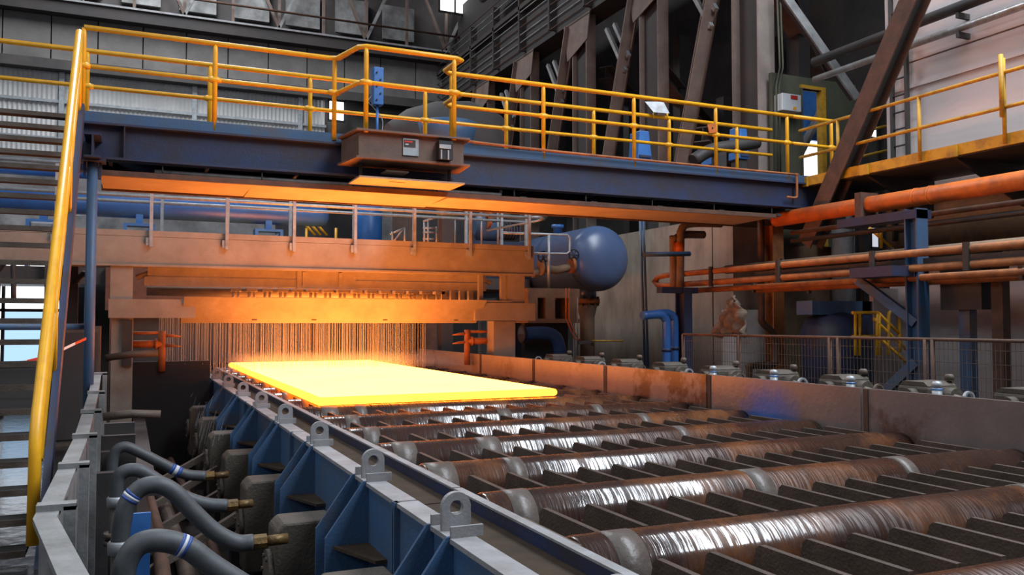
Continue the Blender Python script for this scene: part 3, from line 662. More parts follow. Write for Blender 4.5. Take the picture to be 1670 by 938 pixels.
for i, (x, yy, h, wd) in enumerate(((-2.55,20,2.6,.16),(-1.75,22,2.75,.22),(-1.15,17.5,2.2,.3),(-3.4,19,1.2,.5))):
    t = thing('dark_machine_post', (x,yy,-.9), ['dark post against the bright opening, middle one','thicker dark post against the bright opening','dark valve post left of the blue bridge post','squat dark machine seen through the stair'][i], 'post')
    MB().box((x,yy,-.9),(x+wd,yy+.2,h)).build('shaft', 'dark', t); MB().tube(smooth_path([(x+wd/2,yy+.1,h-.6),(x+wd/2+.3,yy-.1,h-.3),(x+wd/2+.35,yy-.1,h-1.2)],4), .05, 8).build('bent_pipe', 'dark', t); MB().box((x-.1,yy-.1,-.9),(x+wd+.1,yy+.3,-.82)).build('base', 'dark', t)
pb = thing('valve_cabinet', (-.55,15.2,-.9), 'dark brown cabinet standing behind the blue bridge post', 'cabinet')
MB().box((-1.05,15.0,-.9),(-.4,15.5,.95)).build('body', 'steel_dirty', pb); cdr = MB().box((-1.0,14.97,-.8),(-.45,15.0,.85)).build('door', 'truss_dark', pb); MB().box((-.52,14.94,.0),(-.49,14.97,.15)).build('handle', 'galv', cdr)
sp2 = MB()
for i in range(90):
    yy = random.uniform(11.2,18.5); x = 1.16+random.uniform(-.12,.05); z = random.uniform(-1.2,-.1); ln = random.uniform(.08,.4)
    sp2.tube([(x,yy,z),(x-.03-ln*.12,yy,z-ln)], [.002,.004], 4, False)
one('water_spill', sp2, 'water', 'water spilling down the far outer side of the roller table into the pit', 'water', kind='stuff')
# ================================================================== STAIR
st = thing('stair', (-1.2,8,-.9), 'steep open steel stair rising to the footbridge on the left', 'stair')
SY0, SZ0, SY1, SZ1 = 7.72, -.9, 12.5, 3.80
sl = (SZ1-SZ0)/(SY1-SY0)
for x in (-.605,-1.75):
    MB().prism([(SY0-.1,SZ0),(SY0+.12,SZ0),(SY1+.1,SZ1-.08),(SY1+.1,SZ1+.06),(SY1-.1,SZ1+.06)], 0, x-.03, x+.03).build('stringer', 'dark' if x < -1 else 'blue_dark', st)
nst = 23
for i in range(nst):
    z = SZ0+(i+1)*(SZ1-SZ0)/nst-.1; yy = SY0+(z-SZ0)/sl+.02
    MB().box((-1.72,yy-.02,z-.035),(-.71,yy+.22,z)).build('tread', 'tread', st)
    MB().box((-1.72,yy-.03,z-.05),(-.71,yy-.02,z+.004)).build('nosing', 'steel_dirty', st)
hr = thing('stair_handrail', (-.66,7.7,-.9), 'sloping double yellow handrail along the right of the stair', 'handrail')
HT = [(-.65,7.66,-.72),(-.65,7.70,.10),(-.65,7.80,.26),(-.65,12.42,4.80)]
MB().tube(HT, .046, 12).build('top_rail', 'yellow', hr)
MB().tube([(-.64,7.9,-.10),(-.64,12.45,4.36)], .032, 10).build('mid_rail', 'yellow', hr)
for yy in (9.1,10.8,12.3): MB().tube([(-.63,yy,SZ0+(yy-SY0)*sl),(-.63,yy,.26+(yy-7.80)*.983)], .026, 8).build('post', 'yellow', hr)
# galvanised parapet beside the stair foot
pw = thing('steel_parapet', (-.4,8,-1.9), 'galvanised steel parapet with cap and posts beside the hose pit', 'parapet')
CP = [(-.18,3.55,-.02),(-.43,5.05,.0),(-.41,8.3,.02),(-.43,11.6,.14),(-.46,14.0,.26)]
for i in range(4):
    p, q = Vector(CP[i]), Vector(CP[i+1]); n = Vector((q.y-p.y, p.x-q.x, 0)).normalized()
    a0, b0 = p, q; a1, b1 = p+n*.11, q+n*.11
    zz = Vector((0,0,-.03))
    MB().add([a0,b0,b1,a1,a0+zz,b0+zz,b1+zz,a1+zz],[(0,3,2,1),(4,5,6,7),(0,1,5,4),(1,2,6,5),(2,3,7,6),(3,0,4,7)]).build('cap', 'parapet', pw)
    c0, d0 = p+n*.03, q+n*.03; lo = Vector((0,0,-1.2))
    c1, d1 = p+n*.05, q+n*.05
    MB().add([c0+zz,d0+zz,d1+zz,c1+zz,c0+lo,d0+lo,d1+lo,c1+lo],[(0,3,2,1),(4,5,6,7),(0,1,5,4),(1,2,6,5),(2,3,7,6),(3,0,4,7)]).build('sheet', 'parapet', pw)
for x, yy, z in ((-.30,5.2,.0),(-.29,6.6,.01),(-.29,8.2,.02),(-.30,9.8,.08),(-.31,11.6,.14),(-.33,13.8,.25)):
    MB().box((x,yy,-1.9),(x+.06,yy+.10,z+.02)).build('post', 'parapet', pw)
    MB().box((x-.13,yy,z+.0),(x+.06,yy+.10,z+.035)).build('strap', 'parapet', pw)
# ================================================================== BACKGROUND LEFT: big blue pipe
bpipe = thing('blue_main_pipe', (-2,22,2.9), 'large bright blue water main running behind the cooling frame', 'pipe')
PZ = at(419,347,Y=22.8).z
MB().lathe([(.29,-9.0),(.29,4.6),(.24,4.75),(.1,4.82)], (0,22.8,PZ), 0, 28).build('pipe', 'pipe_blue', bpipe)
for x in (-5.2,-2.2,-.15,2.9):
    MB().box((x,22.5,PZ-.5),(x+.7,22.9,PZ-.44)).build('cradle_top', 'blue_bright', bpipe)
    for q in (0,.62): MB().box((x+q,22.5,2.3),(x+q+.08,22.9,PZ-.5)).build('cradle_leg', 'blue_bright', bpipe)
    MB().bar((x+.1,22.6,PZ-1),(x+.62,22.6,PZ-.52), .05, .05).build('cradle_brace', 'blue_bright', bpipe)
    MB().box((x+.27,22.6,PZ-.44),(x+.43,22.8,PZ-.2)).build('saddle', 'blue_bright', bpipe)
one('upper_blue_pipe', MB().tube([(-9,24,4.75),(-.5,24,4.75)], .12, 12), 'pipe_blue', 'thin blue pipe above the large blue water main', 'pipe')
struct('floor_pipe_platform', MB().box((-10,22.3,1.9),(6,24.2,2.3)), 'dark')
struct('wall_left_screen', MB().box((-10,26.5,2.7),(4.0,26.7,5.6)), 'far_panel')
struct('darkness_screen', MB().box((4.0,29.5,1.5),(12.5,29.7,7.2)), 'far_dark')  # dark sheet added in place of the unlit depth behind the pipe
vb = thing('blue_column', at(600,390,Y=27), 'upright blue cylinder seen between the frame railing posts', 'column')
p = at(600,390,Y=27); MB().lathe([(.45,1.5),(.45,6.2)], (p.x,p.y,0), 2, 24).build('shell', 'blue_bright', vb); MB().lathe([(.52,1.4),(.52,1.5)], (p.x,p.y,0), 2, 24).build('base_ring', 'blue_dark', vb)
p = at(625,380,Y=27.5); one('grey_cabinet', MB().box((p.x-.25,27.5,1.5),(p.x+.3,28,6.2)), 'far_panel', 'pale grey cabinet beside the upright blue cylinder', 'cabinet')
p = at(650,380,Y=28); one('brown_cabinet', MB().box((p.x-.3,28,1.5),(p.x+.5,28.6,6.2)), 'brown_plate', 'brown cabinet right of the pale grey cabinet', 'cabinet')
struct('floor_rear_gantry', MB().box((3,25.5,1.3),(10.5,29,1.5)), 'dark')
ystair = thing('yellow_stair_rails', at(515,385,Y=26), 'short flight of yellow stair rails behind the frame railing', 'railing')
for px in (498,507,517): MB().tube([at(px,366,Y=26),at(px+16,384,Y=26)], .04, 8).build('rail', 'yellow', ystair)
for px in (500,548): MB().tube([at(px,372,Y=26),Vector((at(px,400,Y=26).x,26,1.5))], .04, 8).build('post', 'yellow', ystair)
# grey pipe rails and pumps behind frame on the right
gr = thing('platform_rails', at(760,390,Y=21), 'grey tubular guard rails around the pump platform behind the frame', 'railing')
for px, py in ((640,378),(660,372),(692,362),(698,358),(712,370),(716,350),(742,346),(785,345),(812,345)):
    MB().tube([at(px,py,Y=21),at(px,400,Y=21)], .03, 8).build('post', 'galv', gr)
for a, b in (((636,382),(660,372)),((690,361),(742,346)),((690,372),(712,372)),((690,379),(712,379)),((690,390),(712,390)),((640,396),(660,372)),((820,379),(905,382))):
    MB().tube([at(*a,Y=21),at(*b,Y=21)], .025, 8).build('rail', 'galv', gr)
pu = thing('pump_set', at(800,385,Y=22.5), 'blue pump set with an orange flange behind the frame railing', 'pump')
c = at(800,372,Y=22.5)
MB().lathe([(.2,c.x-.5),(.42,c.x-.35),(.42,c.x+.1),(.3,c.x+.2)], (0,22.5,c.z), 0, 18).build('casing', 'blue', pu)
MB().lathe([(.25,c.x+.2),(.25,c.x+.8)], (0,22.5,c.z-.05), 0, 18).build('motor', 'blue_dark', pu)
for q in range(6): MB().lathe([(.28,c.x+.25+q*.09),(.28,c.x+.28+q*.09)], (0,22.5,c.z-.05), 0, 18).build('fin', 'steel_dirty', pu)
MB().ring((c.x-.25,22.08,c.z+.2), 0, .1, .26, .07).build('flange', 'rust_orange', pu)
MB().tube(smooth_path([(c.x-.2,22.1,c.z+.2),(c.x+.3,22.1,c.z+.3),(c.x+.7,22.2,c.z+.2),(c.x+1.6,22.3,c.z+.35)],5), .1, 10).build('outlet', 'steel_dirty', pu)
MB().box((c.x-.7,22.2,c.z-1.2),(c.x+1,22.9,c.z-.4)).build('base', 'blue_dark', pu)
struct('floor_pump_platform', MB().box((5.2,21.2,1.9),(10,25,2.2)), 'dark')
# ================================================================== TANK
tk = thing('pressure_tank', (10.75,21.5,-.6), 'blue horizontal pressure tank with a domed end right of the frame', 'tank')
R_ = .82; prof = [(R_*math.sin(a), 18.75-.42*math.cos(a)) for a in [math.radians(q) for q in (4,20,35,50,62,74,84,90)]]
MB().lathe(prof+[(R_,26)], (10.75,0,2.62), 1, 40).build('shell', 'tank', tk)
MB().lathe([(R_+.006,18.80),(R_+.006,18.83)], (10.75,0,2.62), 1, 40).build('weld_seam', 'tank', tk)
MB().lathe([(.24,1.62),(.24,1.95)], (10.75,19.35,0), 2, 20).build('nozzle', 'tank', tk)
tf = MB().lathe([(.33,1.5),(.33,1.62)], (10.75,19.35,0), 2, 20).build('flange', 'rust_orange', tk)
for q in range(10): MB().lathe([(.025,1.44),(.025,1.68)], (10.75+.29*math.cos(q*.628),19.35+.29*math.sin(q*.628),0), 2, 6, False).build('bolt', 'steel_dirty', tf)
MB().lathe([(.28,1.5),(.24,1.35),(.19,1.15),(.19,-.6)], (10.75,19.35,0), 2, 20).build('down_pipe', 'lagging', tk)
MB().lathe([(.12,3.38),(.12,3.62),(.17,3.62),(.17,3.7)], (10.75,21.0,0), 2, 14).build('top_nozzle', 'blue_bright', tk)
MB().box((10.2,23.6,-.6),(11.3,23.9,2.0)).build('saddle', 'blue_dark', tk)
# handrail and valves left of the tank
vl = thing('valve_line', at(900,440,Y=18.6), 'pipe with two flanged hand-wheel valves in front of the tank', 'valve')
P = [at(868,446,Y=18.4),at(880,444,Y=18.4),at(890,438,Y=18.4),at(905,441,Y=18.5),at(920,438,Y=18.6),at(940,434,Y=18.7)]
MB().tube(smooth_path(P,4), .1, 12).build('pipe', 'lagging', vl)
for px, py, yy in ((883,433,18.3),(933,430,18.55)):
    c = at(px,py,Y=yy); MB().lathe([(.19,c.x-.04),(.19,c.x+.04)], (0,yy,c.z-.05), 0, 16).build('flange', 'rust_orange' if px > 900 else 'lagging', vl)
    h = at(px+3,py-14,Y=yy-.1); MB().ring(h, 1, .12, .145, .03, 16).build('hand_wheel', 'black', vl); MB().tube([h, c], .02, 6).build('stem', 'black', vl)
    for q in range(3):
        d = Vector((math.cos(q*1.047),0,math.sin(q*1.047)))*.13; MB().tube([h-d,h+d], .012, 6).build('spoke', 'black', vl)
tr_ = thing('tank_railing', at(895,400,Y=18), 'grey bent pipe railing in front of the blue tank', 'railing')
P = [at(820,380,Y=18),at(925,383,Y=18),at(929,388,Y=18),at(929,410,Y=18),at(924,414,Y=18),at(872,413,Y=18)]
MB().tube(P, .028, 8).build('hoop', 'galv', tr_); MB().tube([at(895,382,Y=18),at(895,470,Y=18)], .035, 8).build('post', 'galv', tr_)
mc = thing('machine_block', at(905,500,Y=18), 'brown machine frame with a dark opening under the tank valves', 'machine')
a, b = at(858,470,Y=18), at(942,520,Y=18)
MB().box((a.x,17.9,a.z-.22),(b.x,18.6,a.z)).build('top_beam', 'lagging', mc); MB().box((a.x,17.9,b.z-.1),(b.x,18.6,b.z)).build('bottom_beam', 'lagging', mc)
for x in (a.x,a.x+.45,b.x-.3): MB().box((x,17.9,b.z),(x+.25,18.6,a.z-.22)).build('upright', 'lagging', mc)
MB().box((a.x+.1,18.3,-.6),(b.x-.1,18.5,a.z-.25)).build('back_plate', 'dark', mc)
eb = thing('blue_elbow_pipe', at(910,560,X=8.2), 'blue elbow pipe bending down behind the guard plates', 'pipe')
P = [at(850,545,Y=17.6),at(885,543,Y=17.6),at(903,548,Y=17.6),at(911,562,Y=17.6),at(913,585,Y=17.6),at(913,640,Y=17.6)]
MB().tube(smooth_path(P,5), .15, 14).build('elbow', 'pipe_blue', eb); MB().lathe([(.2,P[0].x),(.2,P[0].x+.06)], (0,P[0].y,P[0].z), 0, 16).build('flange', 'blue_dark', eb)
cn = thing('conduit_pair', at(930,540,Y=17.5), 'pair of thin orange conduits dropping to a junction block', 'conduit')
for k in (0,5): MB().tube([at(923+k,470,Y=17.5),at(923+k,520,Y=17.5),at(937+k,553,Y=17.5),at(950,556,Y=17.5)], .014, 6).build('tube', 'orange_pipe', cn)
MB().tube([at(942,485,Y=17.5),at(942,580,Y=17.5)], .014, 6).build('tube', 'galv', cn)
p = at(953,558,Y=17.5); MB().box((p.x-.15,17.45,p.z-.05),(p.x+.15,17.55,p.z+.03)).build('block', 'galv', cn)
one('yellow_bar', MB().tube([at(965,556,Y=19.1),at(1016,556,Y=19.1)], .02, 8), 'yellow_old', 'short dull yellow horizontal bar beside the tank down pipe', 'bar')
one('blue_cable_pair', MB().tube([at(1044,355,X=10.6),at(1052,600,X=10.6)], .028, 8), 'blue', 'left thin blue vertical tube in front of the tank dome', 'tube')
one('blue_cable_pair', MB().tube([at(1049,355,X=10.65),at(1057,600,X=10.65)], .028, 8), 'blue', 'right thin blue vertical tube in front of the tank dome', 'tube')
vh = thing('frame_end_hoop', at(865,350,Y=16.44), 'narrow hoop of railing tube closing the right end of the frame walkway', 'railing')
MB().tube([(7.75,16.44,3.26),(8.02,16.44,3.26),(8.1,16.5,3.24),(8.02,16.6,3.2),(7.2,17.5,3.05)], .024, 8).build('tube', 'galv', vh)
# ================================================================== CONCRETE WALLS RIGHT OF TANK
struct('wall_concrete_long', MB().box((12.9,17.0,-.6),(13.2,24,3.55)), 'concrete_light')
struct('wall_concrete_pillar', MB().box((12.9,16.2,-.6),(13.85,16.95,3.9)), 'concrete_light')
struct('wall_recess', MB().box((13.9,16.6,-.6),(17.6,16.9,3.6)), 'lagging')
a = at(1215,500,Y=15.4); struct('wall_grey_block', MB().box((a.x-.1,15.6,-.6),(a.x+.75,16.1,1.3)), 'lower_wall')
# ================================================================== CRANE COLUMNS AND GIRDER (RIGHT, TRUSS WALL)
cg = thing('crane_runway', (14.4,26,11.5), 'dark crane runway girder with conductor rails, upper right', 'crane girder')
MB().box((14.0,14,11.5),(14.9,40,13.2)).build('girder', 'truss_dark', cg)
MB().box((13.7,14,13.2),(15.2,40,13.35)).build('walkway', 'truss_dark', cg); MB().box((14.6,14,13.35),(15.0,40,16.5)).build('upper_web', 'truss_dark', cg)
for k in range(10): MB().tube([(13.75,14,11.6+k*.3),(13.75,40,11.6+k*.3)], .022, 6).build('conductor_rail', 'far_panel' if k % 3 else 'rust', cg)
for k in range(9): MB().box((13.7,17+k*2.6,11.6),(14.0,17.12+k*2.6,14.2)).build('rail_bracket', 'truss_dark', cg)
for yy in (22.0,26.5,31): MB().tube([(13.6,yy,14.9),(13.6,yy+2.6,14.9)], .2, 12).build('duct', 'concrete', cg)
CN = ['nearest, beside the olive partition','second, behind the tilted placard','third, behind the bridge middle','fourth, in the shadow','fifth, near the far wall']
for i, y in enumerate((16.55,20.9,25.2,29.6,34.0)):
    cc = thing('crane_column', (14.3,y,-.6), 'brown riveted crane column, '+CN[i], 'column', 'crane columns')
    wd = .36 if i else .5
    MB().box((14.0,y-.02,-.6),(14.0+wd,y+.03,11.5)).build('front_flange', 'truss' if i else 'pink_column', cc)
    MB().box((14.0,y+.95,-.6),(14.0+wd,y+1.0,11.5)).build('rear_flange', 'truss', cc)
    MB().box((14.0+wd*.45,y+.03,-.6),(14.0+wd*.55,y+.95,11.5)).build('web', 'truss_dark', cc)  # shadow on the web put into its darker colour
    ya, yb = y+1.2, y+3.4
    MB().bar((14.0,ya,11.4),(14.0,yb,5.0), .36, .05, (0,1,0)).build('brace_flange', 'truss', cc)
    MB().bar((14.25,ya+.25,11.4),(14.25,yb+.25,5.0), .05, .5, (0,1,0)).build('brace_web', 'rust', cc)
    MB().bar((14.3,ya+.55,11.4),(14.3,yb+.55,5.0), .36, .05, (0,1,0)).build('brace_flange', 'truss', cc)
    MB().bar((14.1,y+2.6,10.6),(14.1,y+1.75,9.3), .12, .12).build('strut', 'far_panel', cc); MB().bar((14.1,y+3.1,10.6),(14.1,y+1.95,8.9), .12, .12).build('strut', 'far_panel', cc)
    MB().prism([(y-.3,11.5),(y+1.6,11.5),(y+1.3,10.2),(y-.1,10.6)], 0, 13.97, 14.0).build('gusset_plate', 'truss', cc)
for i, (y, z, x) in enumerate(((18,9.0,17.5),(19.5,7.2,18),(23,8.2,17),(27,9.2,17.5),(22,6,18))):
    t = thing('back_girder', (x,y,z), 'dim inclined steel member in the dark bay behind the crane columns, '+['top right','middle right','middle','left','lowest'][i], 'girder', 'back bay members')
    MB().ibeam((x-2,y-.5,z+.8),(x+2.4,y+2.5,z-.3), .5, .5, .04).build('member', 'truss', t)
    MB().box((x-.4,y+.5,-.6),(x,y+.9,z+2.4)).build('stanchion', 'truss_dark', t)
one('grey_duct', MB().prism([(8.2,3.45),(8.2,3.75),(9.5,4.35),(9.6,4.0),(9.4,3.45)], 1, 15.5,15.9), 'galv', 'pale grey sheet-metal hood peeking over the bridge deck', 'hood')
bt = thing('blue_hopper', at(770,190,Y=17), 'grey and blue conical hopper behind the bridge railing', 'hopper')
c = at(760,215,Y=19)
MB().lathe([(.5,c.x-1.5),(.9,c.x-1.0),(1.15,c.x-.3),(1.25,c.x+.6),(1.0,c.x+1.4),(.5,c.x+1.6)], (0,20.6,c.z-.1), 0, 28).build('drum', 'truss_dark', bt); MB().lathe([(.25,3.5),(.35,c.z-1.0),(.62,c.z-.2),(.7,c.z+.12)], (c.x-.5,18.9,0), 2, 24).build('cone', 'blue', bt)
MB().box((c.x-.1,20.4,-1.9),(c.x+.2,20.7,c.z-1.0)).build('support', 'truss_dark', bt)
struct('floor_bay_platform', MB().box((5.0,14.7,3.25),(14.9,16.1,3.45)), 'dark')
for i, (px, py, h, wd) in enumerate(((1040,212,50,24),(1205,205,55,18),(1160,240,30,20))):
    p = at(px,py,Y=15.6); q = at(px+wd,py+h,Y=15.6); t = thing('blue_motor', (p.x,15.6,q.z), 'bright blue motor cover behind the bridge rail, '+['left one','right one','low middle one'][i], 'motor cover', 'blue motor covers')
    MB().prism([(p.x+.05,p.z),(q.x-.08,p.z),(q.x,q.z),(p.x,q.z)], 1, 15.6, 16.0).build('cover', 'blue_bright', t, .02); MB().box((p.x+.05,15.65,3.45),(q.x-.05,15.95,q.z)).build('stand', 'dark', t); MB().box((p.x+.03,15.57,q.z+.05),(q.x-.03,15.6,q.z+.1)).build('rib', 'blue_dark', t)
one('dark_hose_pipe', MB().box((at(1165,250,Y=15).x,14.9,3.45),(at(1180,250,Y=15).x,15.1,at(1165,246,Y=15).z)).tube(smooth_path([at(1130,262,Y=15),at(1160,245,Y=15),at(1200,238,Y=15),at(1235,232,Y=15)],5), .14, 12), 'dark', 'thick dark pipe lying behind the bridge rail posts', 'pipe')
# olive partition with doorway
Yp = 16.3
a, b = at(1258,118,Y=Yp), at(1398,285,Y=Yp); d0, d1, dz = at(1304,150,Y=Yp).x, at(1344,150,Y=Yp).x, at(1320,146,Y=Yp).z
wp = sempty('wall_partition', (a.x,Yp,3.0))
MB().box((a.x,Yp,2.9),(d0,Yp+.1,a.z)).build('panel', 'olive', wp); MB().box((d0,Yp,dz),(d1,Yp+.1,a.z)).build('panel', 'olive', wp); MB().box((d1,Yp,2.9),(b.x,Yp+.1,a.z)).build('panel', 'olive', wp)
dr = sempty('door_1', (d0,Yp,2.9))
MB().box((d0,Yp-.06,dz),(d1,Yp+.15,dz+.08)).build('frame_head', 'yellow_old', dr); MB().box((d1-.14,Yp-.06,2.9),(d1+.0,Yp+.12,dz)).build('frame_jamb', 'yellow_old', dr); MB().box((d0,Yp-.06,2.9),(d0+.05,Yp+.3,dz)).build('frame_jamb', 'olive', dr)
p, q = at(1300,150,Y=17.8), at(1350,290,Y=17.8); 
MB().box((p.x,17.8,q.z),(q.x,17.85,p.z-1.3)).build('pane', 'daylight', dr); MB().box((p.x,17.7,p.z-1.3),(q.x,17.78,p.z+.3)).build('blue_board', 'blue_bright', dr)
MB().bar(at(1344,170,Y=17.5),at(1300,260,Y=17.5), .25, .1).build('diagonal', 'beam_grey', dr)
eb2 = thing('electric_box', at(1290,166,Y=Yp), 'white electrical cabinet with red and yellow labels on the partition', 'electrical box')
a, b = at(1276,151,Y=Yp-.3), at(1307,183,Y=Yp-.3); ecs = MB().box((a.x,Yp-.3,b.z),(b.x,Yp,a.z)).build('case', 'white_box', eb2, .015)
for (u0,v0,u1,v1,m) in ((1290,155,1301,163,'red'),(1294,174,1299,179,'yellow')): p, q = at(u0,v0,Y=Yp-.31), at(u1,v1,Y=Yp-.31); MB().box((p.x,Yp-.31,q.z),(q.x,Yp-.3,p.z)).build('label_plate', m, ecs)
for k in (0,5): one('conduit_riser', MB().tube([at(1267+k,-20,Y=Yp-.15),at(1272+k,110,Y=Yp-.15),at(1266+k,140,Y=Yp-.15),at(1268+k,285,Y=Yp-.15)], .022, 8), 'olive', ['left','right'][k > 0]+' of the paired thin conduits running down beside the electrical cabinet', 'conduit')
# yellow rail in front of partition
railing('partition_railing', 'yellow railing closing the right end of the footbridge', [(11.75,12.92),(12.9,12.92)], [(12.75,12.92)], ZT, ZM, ZB)
# brown diagonal brace and grey brace
dg = thing('diagonal_brace', at(1312,398,X=11.95), 'large rust brown diagonal steel brace crossing the right of the bridge', 'brace')
a, b = at(1312,398,X=11.95), at(1506,-60,X=11.95); dn = (b-a).normalized(); nn = Vector((0,dn.z,-dn.y))
for k, (x, nm) in enumerate(((0,'front_flange'),(.30,'rear_flange'))):
    o_ = Vector((x,0,0)); MB().bar(a+o_, b+o_, .36, .03, (1,0,0)).build(nm, 'rust', dg)
MB().bar(a+Vector((.15,0,0)), b+Vector((.15,0,0)), .04, .28, (1,0,0)).build('web', 'truss_dark', dg)  # shade of the downward side put into the web's dark colour
a, b = at(1272,-20,Y=15), at(1398,160,Y=14.6); g2 = thing('grey_brace', b, 'narrow grey diagonal brace meeting the rust brown brace', 'brace'); MB().bar(a,b,.22,.05,(0,1,0)).build('flange', 'far_panel', g2); MB().bar(a+Vector((0,.12,0)),b+Vector((0,.12,0)),.04,.2,(0,1,0)).build('web', 'truss_dark', g2)
# bright opening and silvery ducts behind the brown brace
window(4, (at(1406,182,Y=17.5).x,17.5,at(1406,224,Y=17.5).z), (at(1430,182,Y=17.5).x,17.5,at(1430,182,Y=17.5).z), 1, 1)
window(5, (at(1418,372,Y=17).x,17,at(1418,405,Y=17).z), (at(1462,372,Y=17).x,17,at(1462,372,Y=17).z), 2, 1, 'daylight_dim')
for k, (px, r, m) in enumerate(((1392,.20,'silver_pipe'),(1372,.26,'beam_grey'))):
    p = at(px,300,Y=16.2); sd = thing('vent_duct', (p.x,16.2,-.6), ['crinkled silver duct behind the rust brown brace','smooth grey duct left of the silver duct'][k], 'duct'); MB().lathe([(r,-.6)]+[(r*(1+.06*(q % 2)),q*.25) for q in range(22)], (p.x,16.2,0), 2, 16).build('shell', m, sd); MB().lathe([(r*1.15,2.4),(r*1.15,2.5)], (p.x,16.2,0), 2, 16).build('clamp', 'dark', sd)
for k, px in enumerate((1443,1462,1405)):
    p = at(px,300,Y=15.2); t = thing('dark_post', (p.x,15.2,-.6), ['black riveted post beside the bright opening','black riveted post nearest the pale wall panel','thin black post behind the brace'][k], 'post', 'black posts'); MB().ibeam((p.x,15.2,-.6),(p.x,15.2,6.2), .22, .26, .03).build('profile', 'dark', t); MB().box((p.x-.15,15.05,-.6),(p.x+.15,15.35,-.55)).build('base', 'dark', t)
# ladder on right wall edge
ld = thing('wall_ladder', (13.6,11.5,3.8), 'dark narrow ladder climbing the pale right wall', 'ladder')
for yy in (11.85,12.2): MB().box((13.62,yy,2.6),(13.7,yy+.06,10)).build('stile', 'dark', ld)
for k in range(22): MB().tube([(13.66,11.88,2.8+k*.33),(13.66,12.23,2.8+k*.33)], .018, 6).build('rung', 'dark', ld)
# wall pipes upper right
for k, (pa, pb, r, m, lab) in enumerate(((((1380,112)),(1670,8),.07,'silver_pipe','bare silvery pipe along the pale right wall'),(((1370,100)),(1690,-55),.10,'dark','thick dark pipe high on the pale right wall'))):
    a, b = at(*pa,X=13.55), at(*pb,X=13.55); z = (a.z+b.z)/2
    t = thing('wall_pipe', (13.55,9,z), lab, 'pipe'); MB().tube([(13.55,14.2,z),(13.55,3,z)], r, 12).build('pipe', m, t)
    for yy in (12.2,10.6,8.3): MB().box((13.5,yy,z-r-.1),(13.8,yy+.06,z-r)).build('bracket', 'dark', t)
# right walkway
rw = thing('wall_walkway', (12.5,8,3.6), 'narrow walkway with rusty orange edge along the right wall', 'walkway')
MB().box((12.05,3,3.68),(12.09,13.0,3.86)).build('edge_plate', 'yellow_old', rw); MB().box((12.09,3,3.66),(13.78,14.0,3.70)).build('deck', 'dark', rw)
for yy in (4.2,6.0,7.8,9.6,11.4,12.9): MB().prism([(12.1,3.66),(13.78,3.66),(13.78,2.95),(13.2,3.2)], 1, yy, yy+.06).build('bracket', 'dark', rw); MB().box((12.0,yy-.08,3.66),(12.05,yy+.1,3.84)).build('lug_plate', 'yellow_old', rw)
yr = thing('walkway_railing', (12.0,8,3.7), 'yellow railing of the walkway along the right wall', 'railing')
for z in (4.78,4.25): MB().tube([(12.0,13.0,z),(12.0,3,z)], .03, 10).build('rail', 'yellow_old', yr)
for yy in (12.0,10.2,8.68,7.2,5.6): MB().tube([(12.0,yy,3.7),(12.0,yy,4.78 if yy != 8.68 else 5.0)], .03, 10).build('post', 'yellow_old', yr)
MB().tube([(11.95,8.68,4.1),(11.95,8.68,5.05)], .035, 8).build('sleeve', 'yellow_old', yr)
yg = thing('back_guard', (12.9,13.2,3.7), 'dull yellow guard rail in front of the bright opening', 'railing')
for v in (205,245): MB().tube([at(1385,v+15,Y=13.6),at(1457,v-2,Y=13.6)], .03, 8).build('rail', 'yellow_old', yg)
MB().tube([at(1457,201,Y=13.6),Vector((at(1459,268,Y=13.6).x,13.6,3.7))], .03, 8).build('post', 'yellow_old', yg)
# orange pipe
pp = thing('orange_pipe', (11.8,10,3.06), 'thick orange painted pipe sloping out to the right edge under the walkway', 'pipe')
MB().tube([(11.7,13.35,3.05),(11.7,4,3.05)], .145, 20).build('pipe', 'orange_pipe', pp)
for yy in (10.0,9.72): MB().lathe([(.153,yy),(.153,yy+.04)], (11.7,0,3.05), 1, 20).build('band', 'orange_pipe', pp)
MB().box((11.5,11.0,2.70),(11.9,11.14,3.26)).build('saddle', 'rust', pp)
for q,(z,m) in enumerate(((2.78,'rust'),(2.62,'dark'))): MB().tube([(11.95,13.2,z),(11.95,5,z)], .045, 8).build('tracer_pipe', m, pp)
# blue pipe-bridge post and knee brace
bl = thing('pipe_rack_post', (11.2,9.65,-.6), 'blue steel post with knee braces carrying the pipes on the right', 'post')
MB().ibeam((11.2,9.62,-.6),(11.2,9.62,2.78), .24, .24, .03).build('column', 'blue', bl)
MB().box((11.05,9.5,2.62),(11.4,11.1,2.76)).build('arm', 'blue_dark', bl); MB().box((10.6,9.55,1.72),(11.3,10.4,1.88)).build('cross_arm', 'blue_dark', bl)
MB().bar((10.9,10.5,1.7),(11.2,9.65,1.0), .14, .14).build('knee_brace', 'blue', bl); MB().bar((10.9,10.6,-.55),(11.2,9.65,.4), .14, .14).build('foot_brace', 'blue', bl)
for k, (px, y0, m, lab) in enumerate(((1578,1.95,'blue','dark blue square post in front of the grey wall'),(1632,2.1,'rust','rust brown square post at the right edge'))):
    p = at(px,500,X=11.6); t = thing('square_post', (11.6,p.y,-.6), lab, 'post'); MB().box((11.52,p.y-.09,-.6),(11.68,p.y+.09,y0)).build('shaft', m, t); MB().box((11.42,p.y-.14,-.6),(11.78,p.y+.14,-.57)).build('base', 'dark', t)
    if k == 0: MB().box((11.45,p.y-.35,1.2),(11.66,p.y+.35,2.0)).build('bracket_box', 'dark', t)
